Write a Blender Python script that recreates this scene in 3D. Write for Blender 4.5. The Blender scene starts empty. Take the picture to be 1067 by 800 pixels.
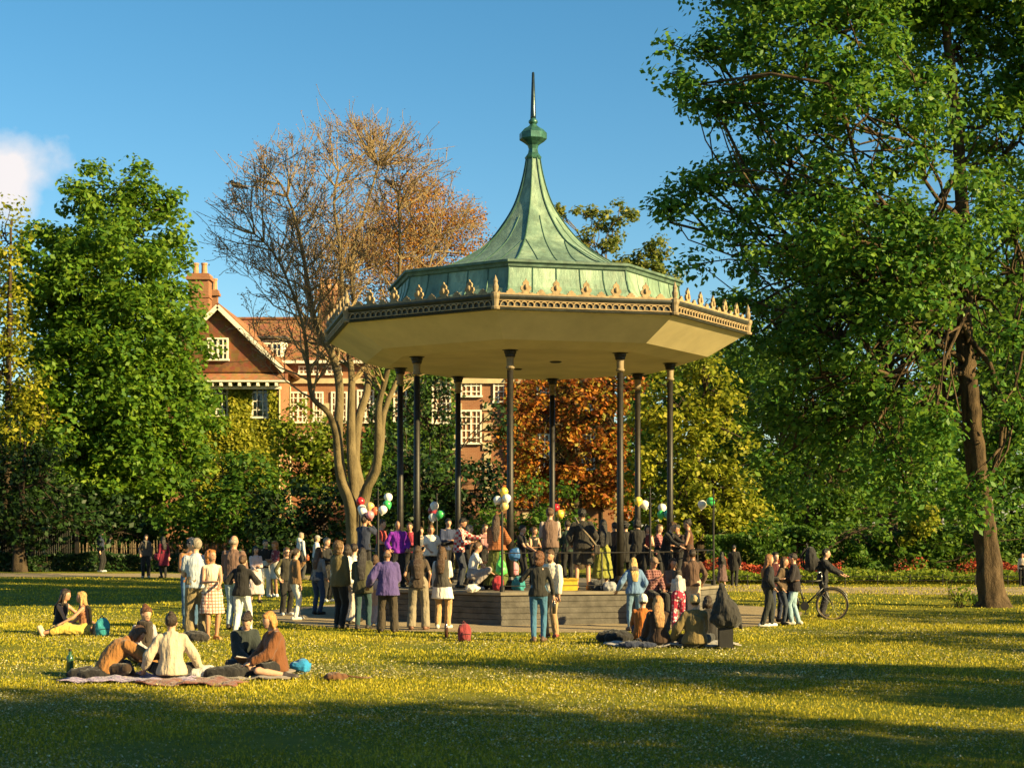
import bpy, bmesh, math, random
import numpy as np
from mathutils import Vector, Matrix
PI = math.pi
R = math.radians
scn = bpy.context.scene
col = scn.collection
rng = np.random.default_rng(7)
random.seed(7)

# ------------------------------------------------------------------ camera numbers (pixels of the 1067 x 800 photograph)
F = 1560.0      # focal length in pixels
CX = 533.5
YH = 545.0      # horizon row
HC = 2.1        # eye height

def gp(px, py):
    """ground point seen at a pixel"""
    Y = F*HC/(py-YH)
    return Vector(((px-CX)*Y/F, Y, 0.0))
def at(px, py, Y):
    """point at depth Y seen at a pixel"""
    return Vector(((px-CX)*Y/F, Y, HC+(YH-py)*Y/F))

# sun: low, from the right and a little behind the camera
SUN_EL = R(22.0)
SH = Vector((0.88, -0.475, 0)).normalized()
SUN = Vector((SH.x*math.cos(SUN_EL), SH.y*math.cos(SUN_EL), math.sin(SUN_EL)))

# ------------------------------------------------------------------ object bookkeeping
def tag(o, label=None, cat=None, group=None, kind=None):
    if label: o['label'] = label
    if cat: o['category'] = cat
    if group: o['group'] = group
    if kind: o['kind'] = kind
    return o

def thing(name, label, cat, loc=(0,0,0), rotz=0, group=None):
    o = bpy.data.objects.new(name, None)
    o.empty_display_size = .2
    col.objects.link(o)
    o.location = loc
    o.rotation_euler = (0, 0, rotz)
    return tag(o, label, cat, group)

def link(name, me, mat=None, parent=None):
    o = bpy.data.objects.new(name, me)
    col.objects.link(o)
    if mat is not None:
        for m in (mat if isinstance(mat, (list, tuple)) else [mat]):
            me.materials.append(m)
    if parent is not None:
        o.parent = parent
    return o

class MB:
    """collects shapes into one mesh"""
    def __init__(s): s.v=[]; s.f=[]; s.m=[]; s.mi=0
    def add(s, vs, fs):
        b=len(s.v); s.v.extend([tuple(v) for v in vs])
        s.f.extend([tuple(i+b for i in f) for f in fs]); s.m.extend([s.mi]*len(fs))
        return s
    def box(s, c, d, rot=None):
        hx,hy,hz=d[0]/2,d[1]/2,d[2]/2
        vs=[Vector((x,y,z)) for x in(-hx,hx) for y in(-hy,hy) for z in(-hz,hz)]
        if rot is not None: vs=[rot@v for v in vs]
        c=Vector(c)
        return s.add([v+c for v in vs],[(0,1,3,2),(4,6,7,5),(0,4,5,1),(2,3,7,6),(0,2,6,4),(1,5,7,3)])
    def tube(s, pts, rad, n=8, cap=True):
        pts=[Vector(p) for p in pts]
        if not hasattr(rad,'__len__'): rad=[rad]*len(pts)
        t0=(pts[1]-pts[0]).normalized()
        u=t0.cross(Vector((0,0,1)) if abs(t0.z)<.9 else Vector((1,0,0))).normalized()
        vs=[]; fs=[]
        for i,p in enumerate(pts):
            t=(pts[min(i+1,len(pts)-1)]-pts[max(i-1,0)])
            if t.length<1e-9: t=t0
            t.normalize()
            u=(u-t*u.dot(t))
            if u.length<1e-6: u=t.orthogonal()
            u.normalize(); w=t.cross(u)
            for k in range(n):
                a=2*PI*k/n
                vs.append(p+(u*math.cos(a)+w*math.sin(a))*rad[i])
        for i in range(len(pts)-1):
            for k in range(n):
                fs.append((i*n+k,i*n+(k+1)%n,(i+1)*n+(k+1)%n,(i+1)*n+k))
        if cap:
            fs.append(tuple(range(n))[::-1]); L=(len(pts)-1)*n
            fs.append(tuple(range(L,L+n)))
        return s.add(vs,fs)
    def lathe(s, prof, n=16, rot=0.0, c=(0,0,0), cap=True, scale=(1,1)):
        """prof: list of (r, z)"""
        vs=[]; fs=[]
        for r,z in prof:
            for k in range(n):
                a=2*PI*k/n+rot
                vs.append((c[0]+r*math.cos(a)*scale[0],c[1]+r*math.sin(a)*scale[1],c[2]+z))
        for i in range(len(prof)-1):
            for k in range(n):
                fs.append((i*n+k,i*n+(k+1)%n,(i+1)*n+(k+1)%n,(i+1)*n+k))
        if cap:
            fs.append(tuple(range(n))[::-1]); L=(len(prof)-1)*n
            fs.append(tuple(range(L,L+n)))
        return s.add(vs,fs)
    def ell(s, c, r, n=10, m=7, rot=None):
        c=Vector(c); vs=[Vector((0,0,r[2]))]; fs=[]
        for i in range(1,m):
            th=PI*i/m
            for k in range(n):
                a=2*PI*k/n
                vs.append(Vector((r[0]*math.sin(th)*math.cos(a), r[1]*math.sin(th)*math.sin(a), r[2]*math.cos(th))))
        vs.append(Vector((0,0,-r[2])))
        for k in range(n): fs.append((0,1+k,1+(k+1)%n))
        for i in range(m-2):
            for k in range(n):
                a=1+i*n+k; b=1+i*n+(k+1)%n
                fs.append((a,a+n,b+n,b))
        L=len(vs)-1; q=1+(m-2)*n
        for k in range(n): fs.append((q+k,L,q+(k+1)%n))
        if rot is not None: vs=[rot@v for v in vs]
        return s.add([v+c for v in vs],fs)
    def cap(s, p0, p1, r0, r1, n=10):
        """tapered capsule"""
        p0=Vector(p0); p1=Vector(p1); d=p1-p0; L=d.length
        if L<1e-6: return s.ell(p0,(r0,)*3,n)
        t=d/L
        pts=[]; rr=[]
        for a in (80,50,25): pts.append(p0-t*r0*math.sin(R(a))); rr.append(r0*math.cos(R(a)))
        pts+= [p0,p1]; rr+= [r0,r1]
        for a in (25,50,80): pts.append(p1+t*r1*math.sin(R(a))); rr.append(r1*math.cos(R(a)))
        return s.tube(pts,rr,n)
    def loft(s, rings, n=14):
        """rings: (centre, xvec, yvec) elliptical cross-sections"""
        vs=[]; fs=[]
        for c,x,y in rings:
            for k in range(n):
                a=2*PI*k/n
                vs.append(Vector(c)+Vector(x)*math.cos(a)+Vector(y)*math.sin(a))
        for i in range(len(rings)-1):
            for k in range(n):
                fs.append((i*n+k,i*n+(k+1)%n,(i+1)*n+(k+1)%n,(i+1)*n+k))
        fs.append(tuple(range(n))[::-1]); L=(len(rings)-1)*n
        fs.append(tuple(range(L,L+n)))
        return s.add(vs,fs)
    def build(s, name, mat, parent=None, smooth=False, weld=False):
        me=bpy.data.meshes.new(name)
        me.from_pydata(s.v,[],s.f); 
        o=link(name,me,mat,parent)
        if any(s.m): me.polygons.foreach_set('material_index',s.m)
        bm=bmesh.new(); bm.from_mesh(me)
        if weld: bmesh.ops.remove_doubles(bm,verts=bm.verts,dist=1e-5)
        bmesh.ops.recalc_face_normals(bm,faces=bm.faces); bm.to_mesh(me); bm.free()
        if smooth: me.polygons.foreach_set('use_smooth',[True]*len(me.polygons))
        me.update()
        return o

def quads_mesh(name, V, mat, parent=None, k=4):
    """V: (N*k,3) array, consecutive k vertices form one face"""
    V=np.asarray(V,dtype=np.float32); n=len(V)//k
    me=bpy.data.meshes.new(name)
    me.vertices.add(n*k); me.vertices.foreach_set('co',V.ravel())
    me.loops.add(n*k); me.loops.foreach_set('vertex_index',np.arange(n*k,dtype=np.int32))
    me.polygons.add(n); me.polygons.foreach_set('loop_start',np.arange(0,n*k,k,dtype=np.int32))
    me.update(calc_edges=True); me.validate()
    return link(name,me,mat,parent)

# ------------------------------------------------------------------ materials
def lin(h):
    h=h.lstrip('#'); c=[int(h[i:i+2],16)/255 for i in (0,2,4)]
    return tuple((x/12.92 if x<=.04045 else ((x+.055)/1.055)**2.4) for x in c)+(1,)
def C4(c):
    if isinstance(c,str): return lin(c)
    return tuple(c)+(1,) if len(c)==3 else tuple(c)

class NT:
    def __init__(s,name):
        s.m=bpy.data.materials.new(name); s.m.use_nodes=True
        s.t=s.m.node_tree; s.t.nodes.clear()
        s.out=s.n('ShaderNodeOutputMaterial')
    def n(s,t,**kw):
        x=s.t.nodes.new(t)
        for k,v in kw.items():
            if k in x.inputs: x.inputs[k].default_value=v
            else: setattr(x,k,v)
        return x
    def l(s,a,b): s.t.links.new(a,b)
    def noise(s,scale,detail=4,rough=.55,vec=None,kind='Object'):
        n=s.n('ShaderNodeTexNoise'); n.inputs['Scale'].default_value=scale
        n.inputs['Detail'].default_value=detail; n.inputs['Roughness'].default_value=rough
        if vec is None: vec=s.coord(kind)
        s.l(vec,n.inputs['Vector']); return n.outputs['Fac']
    def coord(s,kind='Object'):
        return s.n('ShaderNodeTexCoord').outputs[kind]
    def ramp(s,fac,stops,interp='LINEAR'):
        r=s.n('ShaderNodeValToRGB'); cr=r.color_ramp; cr.interpolation=interp
        while len(cr.elements)<len(stops): cr.elements.new(.5)
        for e,(p,c) in zip(cr.elements,stops): e.position=p; e.color=C4(c)
        s.l(fac,r.inputs['Fac']); return r.outputs['Color']
    def mix(s,fac,a,b,mode='MIX'):
        x=s.n('ShaderNodeMix',data_type='RGBA',blend_type=mode)
        if isinstance(fac,(int,float)): x.inputs[0].default_value=fac
        else: s.l(fac,x.inputs[0])
        for i,v in ((6,a),(7,b)):
            if isinstance(v,(tuple,list,str)): x.inputs[i].default_value=C4(v)
            else: s.l(v,x.inputs[i])
        return x.outputs[2]
    def math(s,op,a,b=None):
        x=s.n('ShaderNodeMath',operation=op)
        for i,v in enumerate((a,b)):
            if v is None: continue
            if isinstance(v,(int,float)): x.inputs[i].default_value=v
            else: s.l(v,x.inputs[i])
        return x.outputs[0]
    def bump(s,h,dist=.01,strength=.6):
        b=s.n('ShaderNodeBump'); b.inputs['Strength'].default_value=strength; b.inputs['Distance'].default_value=dist
        s.l(h,b.inputs['Height']); return b.outputs['Normal']
    def prin(s,color,rough=.7,metal=0,spec=.35,normal=None,**kw):
        p=s.n('ShaderNodeBsdfPrincipled')
        if isinstance(color,(tuple,list,str)): p.inputs['Base Color'].default_value=C4(color)
        else: s.l(color,p.inputs['Base Color'])
        if isinstance(rough,(int,float)): p.inputs['Roughness'].default_value=rough
        else: s.l(rough,p.inputs['Roughness'])
        p.inputs['Metallic'].default_value=metal
        p.inputs['Specular IOR Level'].default_value=spec
        if normal is not None: s.l(normal,p.inputs['Normal'])
        for k,v in kw.items(): p.inputs[k].default_value=v
        return p.outputs[0]
    def done(s,sh): s.l(sh,s.out.inputs['Surface']); return s.m

_mc={}
def plain(c,rough=.7,metal=0,name='paint',var=.25,scale=6,bumpd=.003,spec=.35):
    key=(str(c),rough,metal,name,var,scale)
    if key in _mc: return _mc[key]
    t=NT(name); c=C4(c)
    lo=tuple(x*(1-var) for x in c[:3]); hi=tuple(min(1,x*(1+var)) for x in c[:3])
    n=t.noise(scale,6,.62)
    cc=t.ramp(n,[(.3,lo),(.7,hi)])
    m=t.done(t.prin(cc,rough,metal,spec,normal=t.bump(t.noise(scale*7,4),bumpd)))
    _mc[key]=m; return m

def cloth(c,pat=None,c2=None,rough=.85):
    key=('cloth',str(c),pat,str(c2),rough)
    if key in _mc: return _mc[key]
    t=NT('cloth'); c=C4(c)
    base=t.mix(t.noise(9,5),tuple(x*.78 for x in c[:3]),tuple(min(1,x*1.15) for x in c[:3]))
    if pat=='check':
        ck=t.n('ShaderNodeTexChecker'); ck.inputs['Scale'].default_value=17
        t.l(t.coord(),ck.inputs['Vector']); base=t.mix(ck.outputs['Fac'],base,C4(c2))
    elif pat=='plaid':
        w=t.n('ShaderNodeTexWave',bands_direction='Z'); w.inputs['Scale'].default_value=5.5; t.l(t.coord(),w.inputs['Vector'])
        w2=t.n('ShaderNodeTexWave',bands_direction='X'); w2.inputs['Scale'].default_value=5.5; t.l(t.coord(),w2.inputs['Vector'])
        base=t.mix(t.ramp(t.math('MAXIMUM',w.outputs['Fac'],w2.outputs['Fac']),[(.72,(0,0,0)),(.8,(1,1,1))]),base,C4(c2))
    elif pat=='floral':
        v=t.n('ShaderNodeTexVoronoi'); v.inputs['Scale'].default_value=16; t.l(t.coord(),v.inputs['Vector'])
        base=t.mix(t.ramp(v.outputs['Distance'],[(.30,(1,1,1)),(.42,(0,0,0))]),base,C4(c2))
    elif pat=='stripe':
        w=t.n('ShaderNodeTexWave',bands_direction='Z'); w.inputs['Scale'].default_value=7; t.l(t.coord(),w.inputs['Vector'])
        base=t.mix(t.ramp(w.outputs['Fac'],[(.45,(0,0,0)),(.55,(1,1,1))]),base,C4(c2))
    mp=t.n('ShaderNodeMapping'); mp.inputs['Scale'].default_value=(1,1,.22); mp.inputs['Rotation'].default_value=(.3,.4,0); t.l(t.coord(),mp.inputs['Vector'])
    hN=t.math('ADD',t.math('MULTIPLY',t.noise(13,3,.5,mp.outputs[0]),2.2),t.math('MULTIPLY',t.noise(30,3,.5),.35))
    m=t.done(t.prin(base,rough,0,.2,normal=t.bump(hN,.026,.8),**{'Sheen Weight':.15}))
    _mc[key]=m; return m

def leafmat(name,cols,trans=.35,gloss=.45,var=1.0,clump=.35,spec=.22,green=True):
    """cols: ramp stops of leaf colours, chosen per leaf and per clump"""
    t=NT(name)
    g=t.n('ShaderNodeNewGeometry')
    ns=t.noise(clump,3)
    f=t.math('ADD',t.math('MULTIPLY',g.outputs['Random Per Island'],.62*var),t.math('MULTIPLY',ns,.62))
    f=t.math('SUBTRACT',f,.12)
    k=len(cols)
    cc=t.ramp(f,[(.12+.76*i/(k-1),c) for i,c in enumerate(cols)])
    p=t.prin(cc,gloss+.08,0,spec)
    tr=t.n('ShaderNodeBsdfTranslucent')
    t.l(t.mix(.35,cc,(.24,.36,.03),'MIX') if trans>.3 and green else cc,tr.inputs['Color'])
    mx=t.n('ShaderNodeMixShader'); mx.inputs[0].default_value=trans
    t.l(p,mx.inputs[1]); t.l(tr.outputs[0],mx.inputs[2])
    return t.done(mx.outputs[0])

def bark(name,c1,c2,scale=5,stretch=.25):
    t=NT(name)
    mp=t.n('ShaderNodeMapping'); mp.inputs['Scale'].default_value=(1,1,stretch); t.l(t.coord(),mp.inputs['Vector'])
    n=t.noise(scale,7,.65,mp.outputs[0]); n2=t.noise(scale*4,6,.7,mp.outputs[0])
    cc=t.mix(n2,t.ramp(n,[(.35,c1),(.62,c2)]),c1)
    return t.done(t.prin(cc,.9,0,.15,normal=t.bump(n2,.06,.9)))
# ================================================================== camera, world, sun
cam=bpy.data.cameras.new('camera'); camo=bpy.data.objects.new('camera',cam); col.objects.link(camo)
camo.location=(0,0,HC); camo.rotation_euler=(R(90),0,0)
cam.sensor_fit='HORIZONTAL'; cam.sensor_width=36; cam.lens=36*F/1067.0
cam.shift_y=(YH-400)/1067.0
cam.clip_end=3000; cam.clip_start=.1
cam.dof.use_dof=True; cam.dof.focus_distance=32; cam.dof.aperture_fstop=2.8
scn.camera=camo

w=bpy.data.worlds.new('World'); scn.world=w; w.use_nodes=True
wt=w.node_tree; wt.nodes.clear()
wo=wt.nodes.new('ShaderNodeOutputWorld'); bg=wt.nodes.new('ShaderNodeBackground')
sky=wt.nodes.new('ShaderNodeTexSky'); sky.sky_type='NISHITA'; sky.sun_disc=False
sky.sun_elevation=SUN_EL; sky.sun_rotation=math.atan2(SH.x,SH.y)
sky.altitude=0; sky.air_density=1.0; sky.dust_density=.35; sky.ozone_density=2.2
hs=wt.nodes.new('ShaderNodeHueSaturation'); hs.inputs['Saturation'].default_value=1.3; hs.inputs['Hue'].default_value=.487
wt.links.new(sky.outputs[0],hs.inputs['Color'])
# one cumulus low at the far left, a patch of noise in a fixed direction of the sky
tc=wt.nodes.new('ShaderNodeTexCoord')
nz=wt.nodes.new('ShaderNodeTexNoise'); nz.inputs['Scale'].default_value=16; nz.inputs['Detail'].default_value=8; nz.inputs['Roughness'].default_value=.55
wt.links.new(tc.outputs['Generated'],nz.inputs['Vector'])
cd=Vector(((6-CX)/F,1,(YH-194)/F)).normalized()
def wmath(op,a,b):
    x=wt.nodes.new('ShaderNodeMath'); x.operation=op
    for i,v in enumerate((a,b)):
        if isinstance(v,(int,float)): x.inputs[i].default_value=v
        else: wt.links.new(v,x.inputs[i])
    return x.outputs[0]
vd=wt.nodes.new('ShaderNodeVectorMath'); vd.operation='DISTANCE'
wt.links.new(tc.outputs['Generated'],vd.inputs[0]); vd.inputs[1].default_value=cd
q=wmath('SUBTRACT',1.0,wmath('DIVIDE',vd.outputs['Value'],.036))
q=wmath('ADD',q,wmath('MULTIPLY',wmath('SUBTRACT',nz.outputs['Fac'],.5),2.6))
cr=wt.nodes.new('ShaderNodeValToRGB'); cr.color_ramp.elements[0].position=.05; cr.color_ramp.elements[1].position=.75
wt.links.new(q,cr.inputs['Fac'])
mxw=wt.nodes.new('ShaderNodeMix'); mxw.data_type='RGBA'
wt.links.new(cr.outputs['Color'],mxw.inputs[0]); wt.links.new(hs.outputs[0],mxw.inputs[6])
mxw.inputs[7].default_value=(5.9,5.6,5.6,1)
wt.links.new(mxw.outputs[2],bg.inputs['Color']); bg.inputs['Strength'].default_value=.050
wt.links.new(bg.outputs[0],wo.inputs['Surface'])

sl=bpy.data.lights.new('sun','SUN'); so=bpy.data.objects.new('sun',sl); col.objects.link(so)
sl.energy=5.0; sl.angle=R(.55); sl.color=(1.0,.765,.35)
so.rotation_euler=(-SUN).to_track_quat('-Z','Y').to_euler(); so.location=SUN*80

scn.view_settings.view_transform='Standard'; scn.view_settings.look='None'
scn.view_settings.gamma=1; scn.view_settings.exposure=1.7
try: scn.view_settings.use_curve_mapping=False
except Exception: pass
scn.cycles.use_denoising=True
scn.cycles.max_bounces=8; scn.cycles.transmission_bounces=4; scn.cycles.transparent_max_bounces=4
scn.cycles.sample_clamp_indirect=6

# ================================================================== ground
BX,BY=0.494,35.0           # bandstand centre
t=NT('lawn')
n1=t.noise(.35,5,.6); n2=t.noise(5,5,.65); n3=t.noise(60,3,.6)
cc=t.ramp(n1,[(.3,(.09,.125,.012)),(.5,(.18,.185,.016)),(.72,(.28,.24,.028))])
cc=t.mix(t.ramp(n2,[(.35,(0,0,0)),(.7,(.75,.75,.75))]),cc,(.085,.11,.014))
cc=t.mix(t.ramp(n3,[(.5,(0,0,0)),(.8,(.6,.6,.6))]),cc,(.32,.28,.09))
M_lawn=t.done(t.prin(cc,.9,0,.1,normal=t.bump(t.noise(45,6,.7),.05,1.0)))
me=bpy.data.meshes.new('lawn')
S=900; me.from_pydata([(-S,-S,0),(S,-S,0),(S,S,0),(-S,S,0)],[],[(0,1,2,3)])
tag(link('lawn',me,M_lawn),kind='structure')

t=NT('path_gravel')
cc=t.ramp(t.noise(1.2,6,.65),[(.3,(.30,.235,.14)),(.7,(.44,.35,.22))])
cc=t.mix(t.noise(70,3),cc,(.18,.14,.09))
M_path=t.done(t.prin(cc,.95,0,.1,normal=t.bump(t.noise(120,3),.01,.6)))
# ring path round the bandstand
m=MB(); n=96; vs=[];fs=[]
for k in range(n):
    a=2*PI*k/n; ro=6.25+.10*math.sin(5*a)+.06*math.sin(13*a+1)+.03*math.sin(31*a)
    vs+= [(BX+3.6*math.cos(a),BY+3.6*math.sin(a),.004),(BX+ro*math.cos(a),BY+ro*math.sin(a),.004)]
for k in range(n):
    b=(k+1)%n; fs.append((2*k,2*k+1,2*b+1,2*b))
m.add(vs,fs); tag(m.build('ring_path',M_path),kind='structure')
# cross path behind the bandstand, nearer at the right
def strip(name,near,far,mat,z,wob=.12):
    m=MB(); vs=[];fs=[]
    k=60
    def ip(pl,x):
        xs=[p[0] for p in pl]; ys=[p[1] for p in pl]
        return float(np.interp(x,xs,ys))
    x0=near[0][0]; x1=near[-1][0]
    for i in range(k+1):
        x=x0+(x1-x0)*i/k
        vs+= [(x,ip(near,x)+wob*math.sin(x*1.7)+wob*.6*math.sin(x*4.1),z),(x,ip(far,x)+wob*math.sin(x*1.3+2),z)]
    for i in range(k): fs.append((2*i,2*i+2,2*i+3,2*i+1))
    m.add(vs,fs); return tag(m.build(name,mat),kind='structure')
strip('cross_path',[(-60,61),(-14,58.4),(-4,54),(6,46.5),(12,44),(70,42.5)],[(-60,64.6),(-14,62.6),(-4,58.5),(6,52),(12,49.4),(70,48.5)],M_path,.004)

# grass blades (too many to count)
def blades(N,d0,d1,hmin,hmax,wid,seed,margin=3.0,avoid=True):
    r=np.random.default_rng(seed)
    u=r.random(N)
    Y=np.sqrt(d0*d0+u*(d1*d1-d0*d0)) if d0>18 else d0+(d1-d0)*u**1.15
    X=(r.random(N)*2-1)*(Y*.345+margin)
    keep=np.ones(N,bool)
    if avoid:
        d=np.hypot(X-BX,Y-BY); keep&=d>6.3+r.random(N)*.15
    pt=np.sin(X*1.1+1.7*np.sin(Y*.6))+np.sin(Y*1.7+.8*np.sin(X*.9))+.6*np.sin(X*3.3+Y*2.1); keep&=pt+r.normal(0,.6,N)>-1.5
    X=X[keep];Y=Y[keep];n=len(X);pt=pt[keep]
    a=r.random(n)*2*PI; h=(hmin+(hmax-hmin)*r.random(n)**1.5)*(1+.22*np.clip(pt,-1,1.5))
    lean=(r.random((n,2))-.5)*1.1*h[:,None]
    wv=np.stack([np.cos(a),np.sin(a)],1)*wid*(.6+.8*r.random(n))[:,None]
    V=np.zeros((n,3,3),np.float32)
    V[:,0,0]=X-wv[:,0];V[:,0,1]=Y-wv[:,1]
    V[:,1,0]=X+wv[:,0];V[:,1,1]=Y+wv[:,1]
    V[:,2,0]=X+lean[:,0];V[:,2,1]=Y+lean[:,1];V[:,2,2]=h
    V[:,:2,2]=-.004
    return V.reshape(-1,3)
M_grass=leafmat('grass_blade',[(.070,.105,.008),(.225,.215,.010),(.42,.345,.016),(.56,.46,.06)],trans=.3,gloss=.6,clump=.5)
GV=np.concatenate([blades(190000,10.5,20,.012,.040,.0065,1),blades(190000,18.5,34,.014,.048,.010,2),blades(60000,34,58,.02,.055,.02,3)])
tag(quads_mesh('grass',GV,M_grass,k=3),'short tufty lawn grass covering the open ground','grass',kind='stuff')
# daisies and fallen petals speckling the lawn
def specks(N,d0,d1,rad,seed):
    r=np.random.default_rng(seed)
    Y=d0+(d1-d0)*r.random(N)**1.2; X=(r.random(N)*2-1)*(Y*.345+2)
    cl=np.sin(X*.9+1.3*np.sin(Y*.5))+np.sin(Y*1.3+X*.35)+r.normal(0,1.1,N)
    k=(cl>.0)&(np.hypot(X-BX,Y-BY)>6.4); X=X[k];Y=Y[k];n=len(X)
    z=.018+.025*r.random(n); rr=rad*(.6+.8*r.random(n)); tx=r.normal(0,.35,n); ty=r.normal(-.3,.35,n)
    V=np.zeros((n,5,3),np.float32)
    for i in range(5):
        a=2*PI*i/5; dx=rr*math.cos(a); dy=rr*math.sin(a)
        V[:,i,0]=X+dx; V[:,i,1]=Y+dy; V[:,i,2]=z+dx*tx+dy*ty
    return V.reshape(-1,3)
M_daisy=plain((.52,.47,.29),.8,name='petal',var=.2)
tag(quads_mesh('daisies',np.concatenate([specks(150000,10.5,22,.0075,4),specks(90000,20,34,.010,5)]),M_daisy,k=5),'tiny white daisies and petals speckling the lawn','daisies',kind='stuff')
# ================================================================== bandstand
t=NT('verdigris_copper')
mp=t.n('ShaderNodeMapping'); mp.inputs['Scale'].default_value=(1,1,.35); t.l(t.coord(),mp.inputs['Vector'])
n1=t.noise(1.6,6,.62,mp.outputs[0]); n2=t.noise(7,6,.7,mp.outputs[0])
cc=t.ramp(n1,[(.30,(.070,.118,.092)),(.50,(.150,.232,.170)),(.72,(.300,.395,.280))])
cc=t.mix(t.ramp(n2,[(.45,(0,0,0)),(.75,(.75,.75,.75))]),cc,(.055,.075,.05))
M_copper=t.done(t.prin(cc,.5,.08,.4,normal=t.bump(n2,.03,.5)))
M_seam=plain((.035,.085,.060),.5,.3,name='copper_seam',var=.4)
M_iron=plain((.016,.014,.012),.5,.1,name='black_iron',var=.45,scale=9,spec=.35)
M_cream=plain((.60,.50,.27),.6,name='cream_soffit',var=.16,scale=.9,bumpd=.002)
M_cap=plain((.22,.165,.095),.7,name='capital_paint',var=.3)
M_buff=plain((.26,.185,.095),.7,name='buff_paint',var=.35,scale=9,bumpd=.006)
M_gutter=plain((.030,.032,.026),.5,name='gutter',var=.4)
M_slab=plain((.17,.145,.105),.85,name='stone_slab',var=.3,scale=3)

A0=-9.6; ROT=R(A0-90)
PZ=.685
M_pstone=plain((.098,.089,.075),.9,name='platform_stone',var=.35,scale=4,bumpd=.02,spec=.15)
bs=thing('bandstand','octagonal park bandstand with green copper spire roof on slim black columns','bandstand',(BX,BY,0))
def ov(r,k,z,da=0.0):
    a=R(A0+45*k+da); return Vector((r*math.sin(a),-r*math.cos(a),z))
# platform: coursed brick faces with a slab on top
RP=4.30
m=MB()
for j in range(5):
    z0=-.05+j*.126+(.05 if j==0 else 0); z1=j*.126+.118-.05+.05*(j==0)
    z0=j*.122 - (.05 if j==0 else 0); z1=j*.122+.114
    m.lathe([(RP-.02,z0-.004 if j else z0),(RP,z0+.004),(RP,z1-.004),(RP-.02,z1+.004)],8,ROT)
m.lathe([(RP-.03,-.05),(RP-.03,.61)],8,ROT)
pf=m.build('platform',M_pstone,bs)
m=MB(); m.lathe([(RP+.02,.612),(RP+.05,.622),(RP+.05,.675),(RP+.035,PZ)],8,ROT); m.build('floor_slab',M_slab,bs)
# columns
RC=3.19; ZC=5.78
for k in range(8):
    c=ov(RC,k,0)
    m=MB(); m.lathe([(.078,PZ+.25),(.075,2.4),(.066,ZC-.42)],14,c=c)
    cl=m.build('column',M_iron,bs,smooth=True)
    m=MB(); m.lathe([(.16,PZ),(.16,PZ+.05),(.125,PZ+.07),(.125,PZ+.16),(.14,PZ+.18),(.11,PZ+.22),(.092,PZ+.28)],14,c=c); m.build('column_base',M_iron,cl)
    m=MB(); m.lathe([(.075,ZC-.40),(.095,ZC-.38),(.095,ZC-.355),(.076,ZC-.335),(.080,ZC-.17),(.105,ZC-.15)],14,c=c); m.build('capital',M_cap,cl)
    m=MB(); m.lathe([(.09,ZC-.149),(.11,ZC-.13),(.11,ZC-.09),(.13,ZC-.06),(.13,ZC-.02),(.18,ZC-.001)],14,c=c); m.build('abacus',M_iron,cl)
# soffit
m=MB(); m.lathe([(.02,ZC),(RC+.35,ZC),(4.05,ZC+.13),(4.92,6.405),(4.90,6.44),(RC,ZC+.12),(.02,ZC+.12)],8,ROT,cap=True)
sf=m.build('soffit',M_cream,bs)
m=MB(); m.lathe([(.10,ZC-.03),(.14,ZC-.01),(.14,ZC+.01)],12,c=(.5,-.9,0)); m.lathe([(.07,ZC-.03),(.10,ZC-.01),(.10,ZC+.01)],12,c=(-.35,.7,0)); m.build('ceiling_rose',M_iron,sf)
# fascia and gutter
RF=4.97
m=MB(); m.lathe([(4.88,6.40),(RF,6.395),(RF+.02,6.42),(RF-.02,6.45),(RF-.02,6.60),(RF+.02,6.615),(RF+.055,6.66),(RF+.055,6.70),(RF+.0,6.705),(RF-.06,6.66),(4.5,6.70),(4.5,6.5),(4.88,6.46)],8,ROT,cap=False)
m.build('gutter_fascia',M_gutter,bs)
# frieze of little interlaced half rings on every face, and the cresting of palmettes above
def on_face(k,s,off,z):
    a=ov(RF,k,z); b=ov(RF,k+1,z); mid=ov(1,k,0,22.5).normalized()
    return a.lerp(b,s)+mid*off
def palmette(k,s,hh,ww):
    """flat cast palmette standing on the gutter, as an extruded outline"""
    out=[(-.50,0),(-.52,.10),(-.40,.17),(-.28,.13),(-.20,.22),(-.33,.36),(-.30,.52),(-.17,.58),(-.20,.72),(-.12,.84),(-.05,.86),(0,1.0)]
    out=out+[(-x,y) for x,y in out[-2::-1]]
    a=ov(RF,k,0); b=ov(RF,k+1,0); tx=(b-a).normalized(); nr=ov(1,k,0,22.5).normalized()
    c=on_face(k,s,-.02,6.70)
    vs=[c+tx*(x*ww)+Vector((0,0,y*hh))+nr*d for d in (.022,-.022) for x,y in out]
    n=len(out); fs=[tuple(range(n)),tuple(range(n,2*n))[::-1]]+[(i,i+n,(i+1)%n+n,(i+1)%n) for i in range(n)]
    return vs,fs
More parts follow.
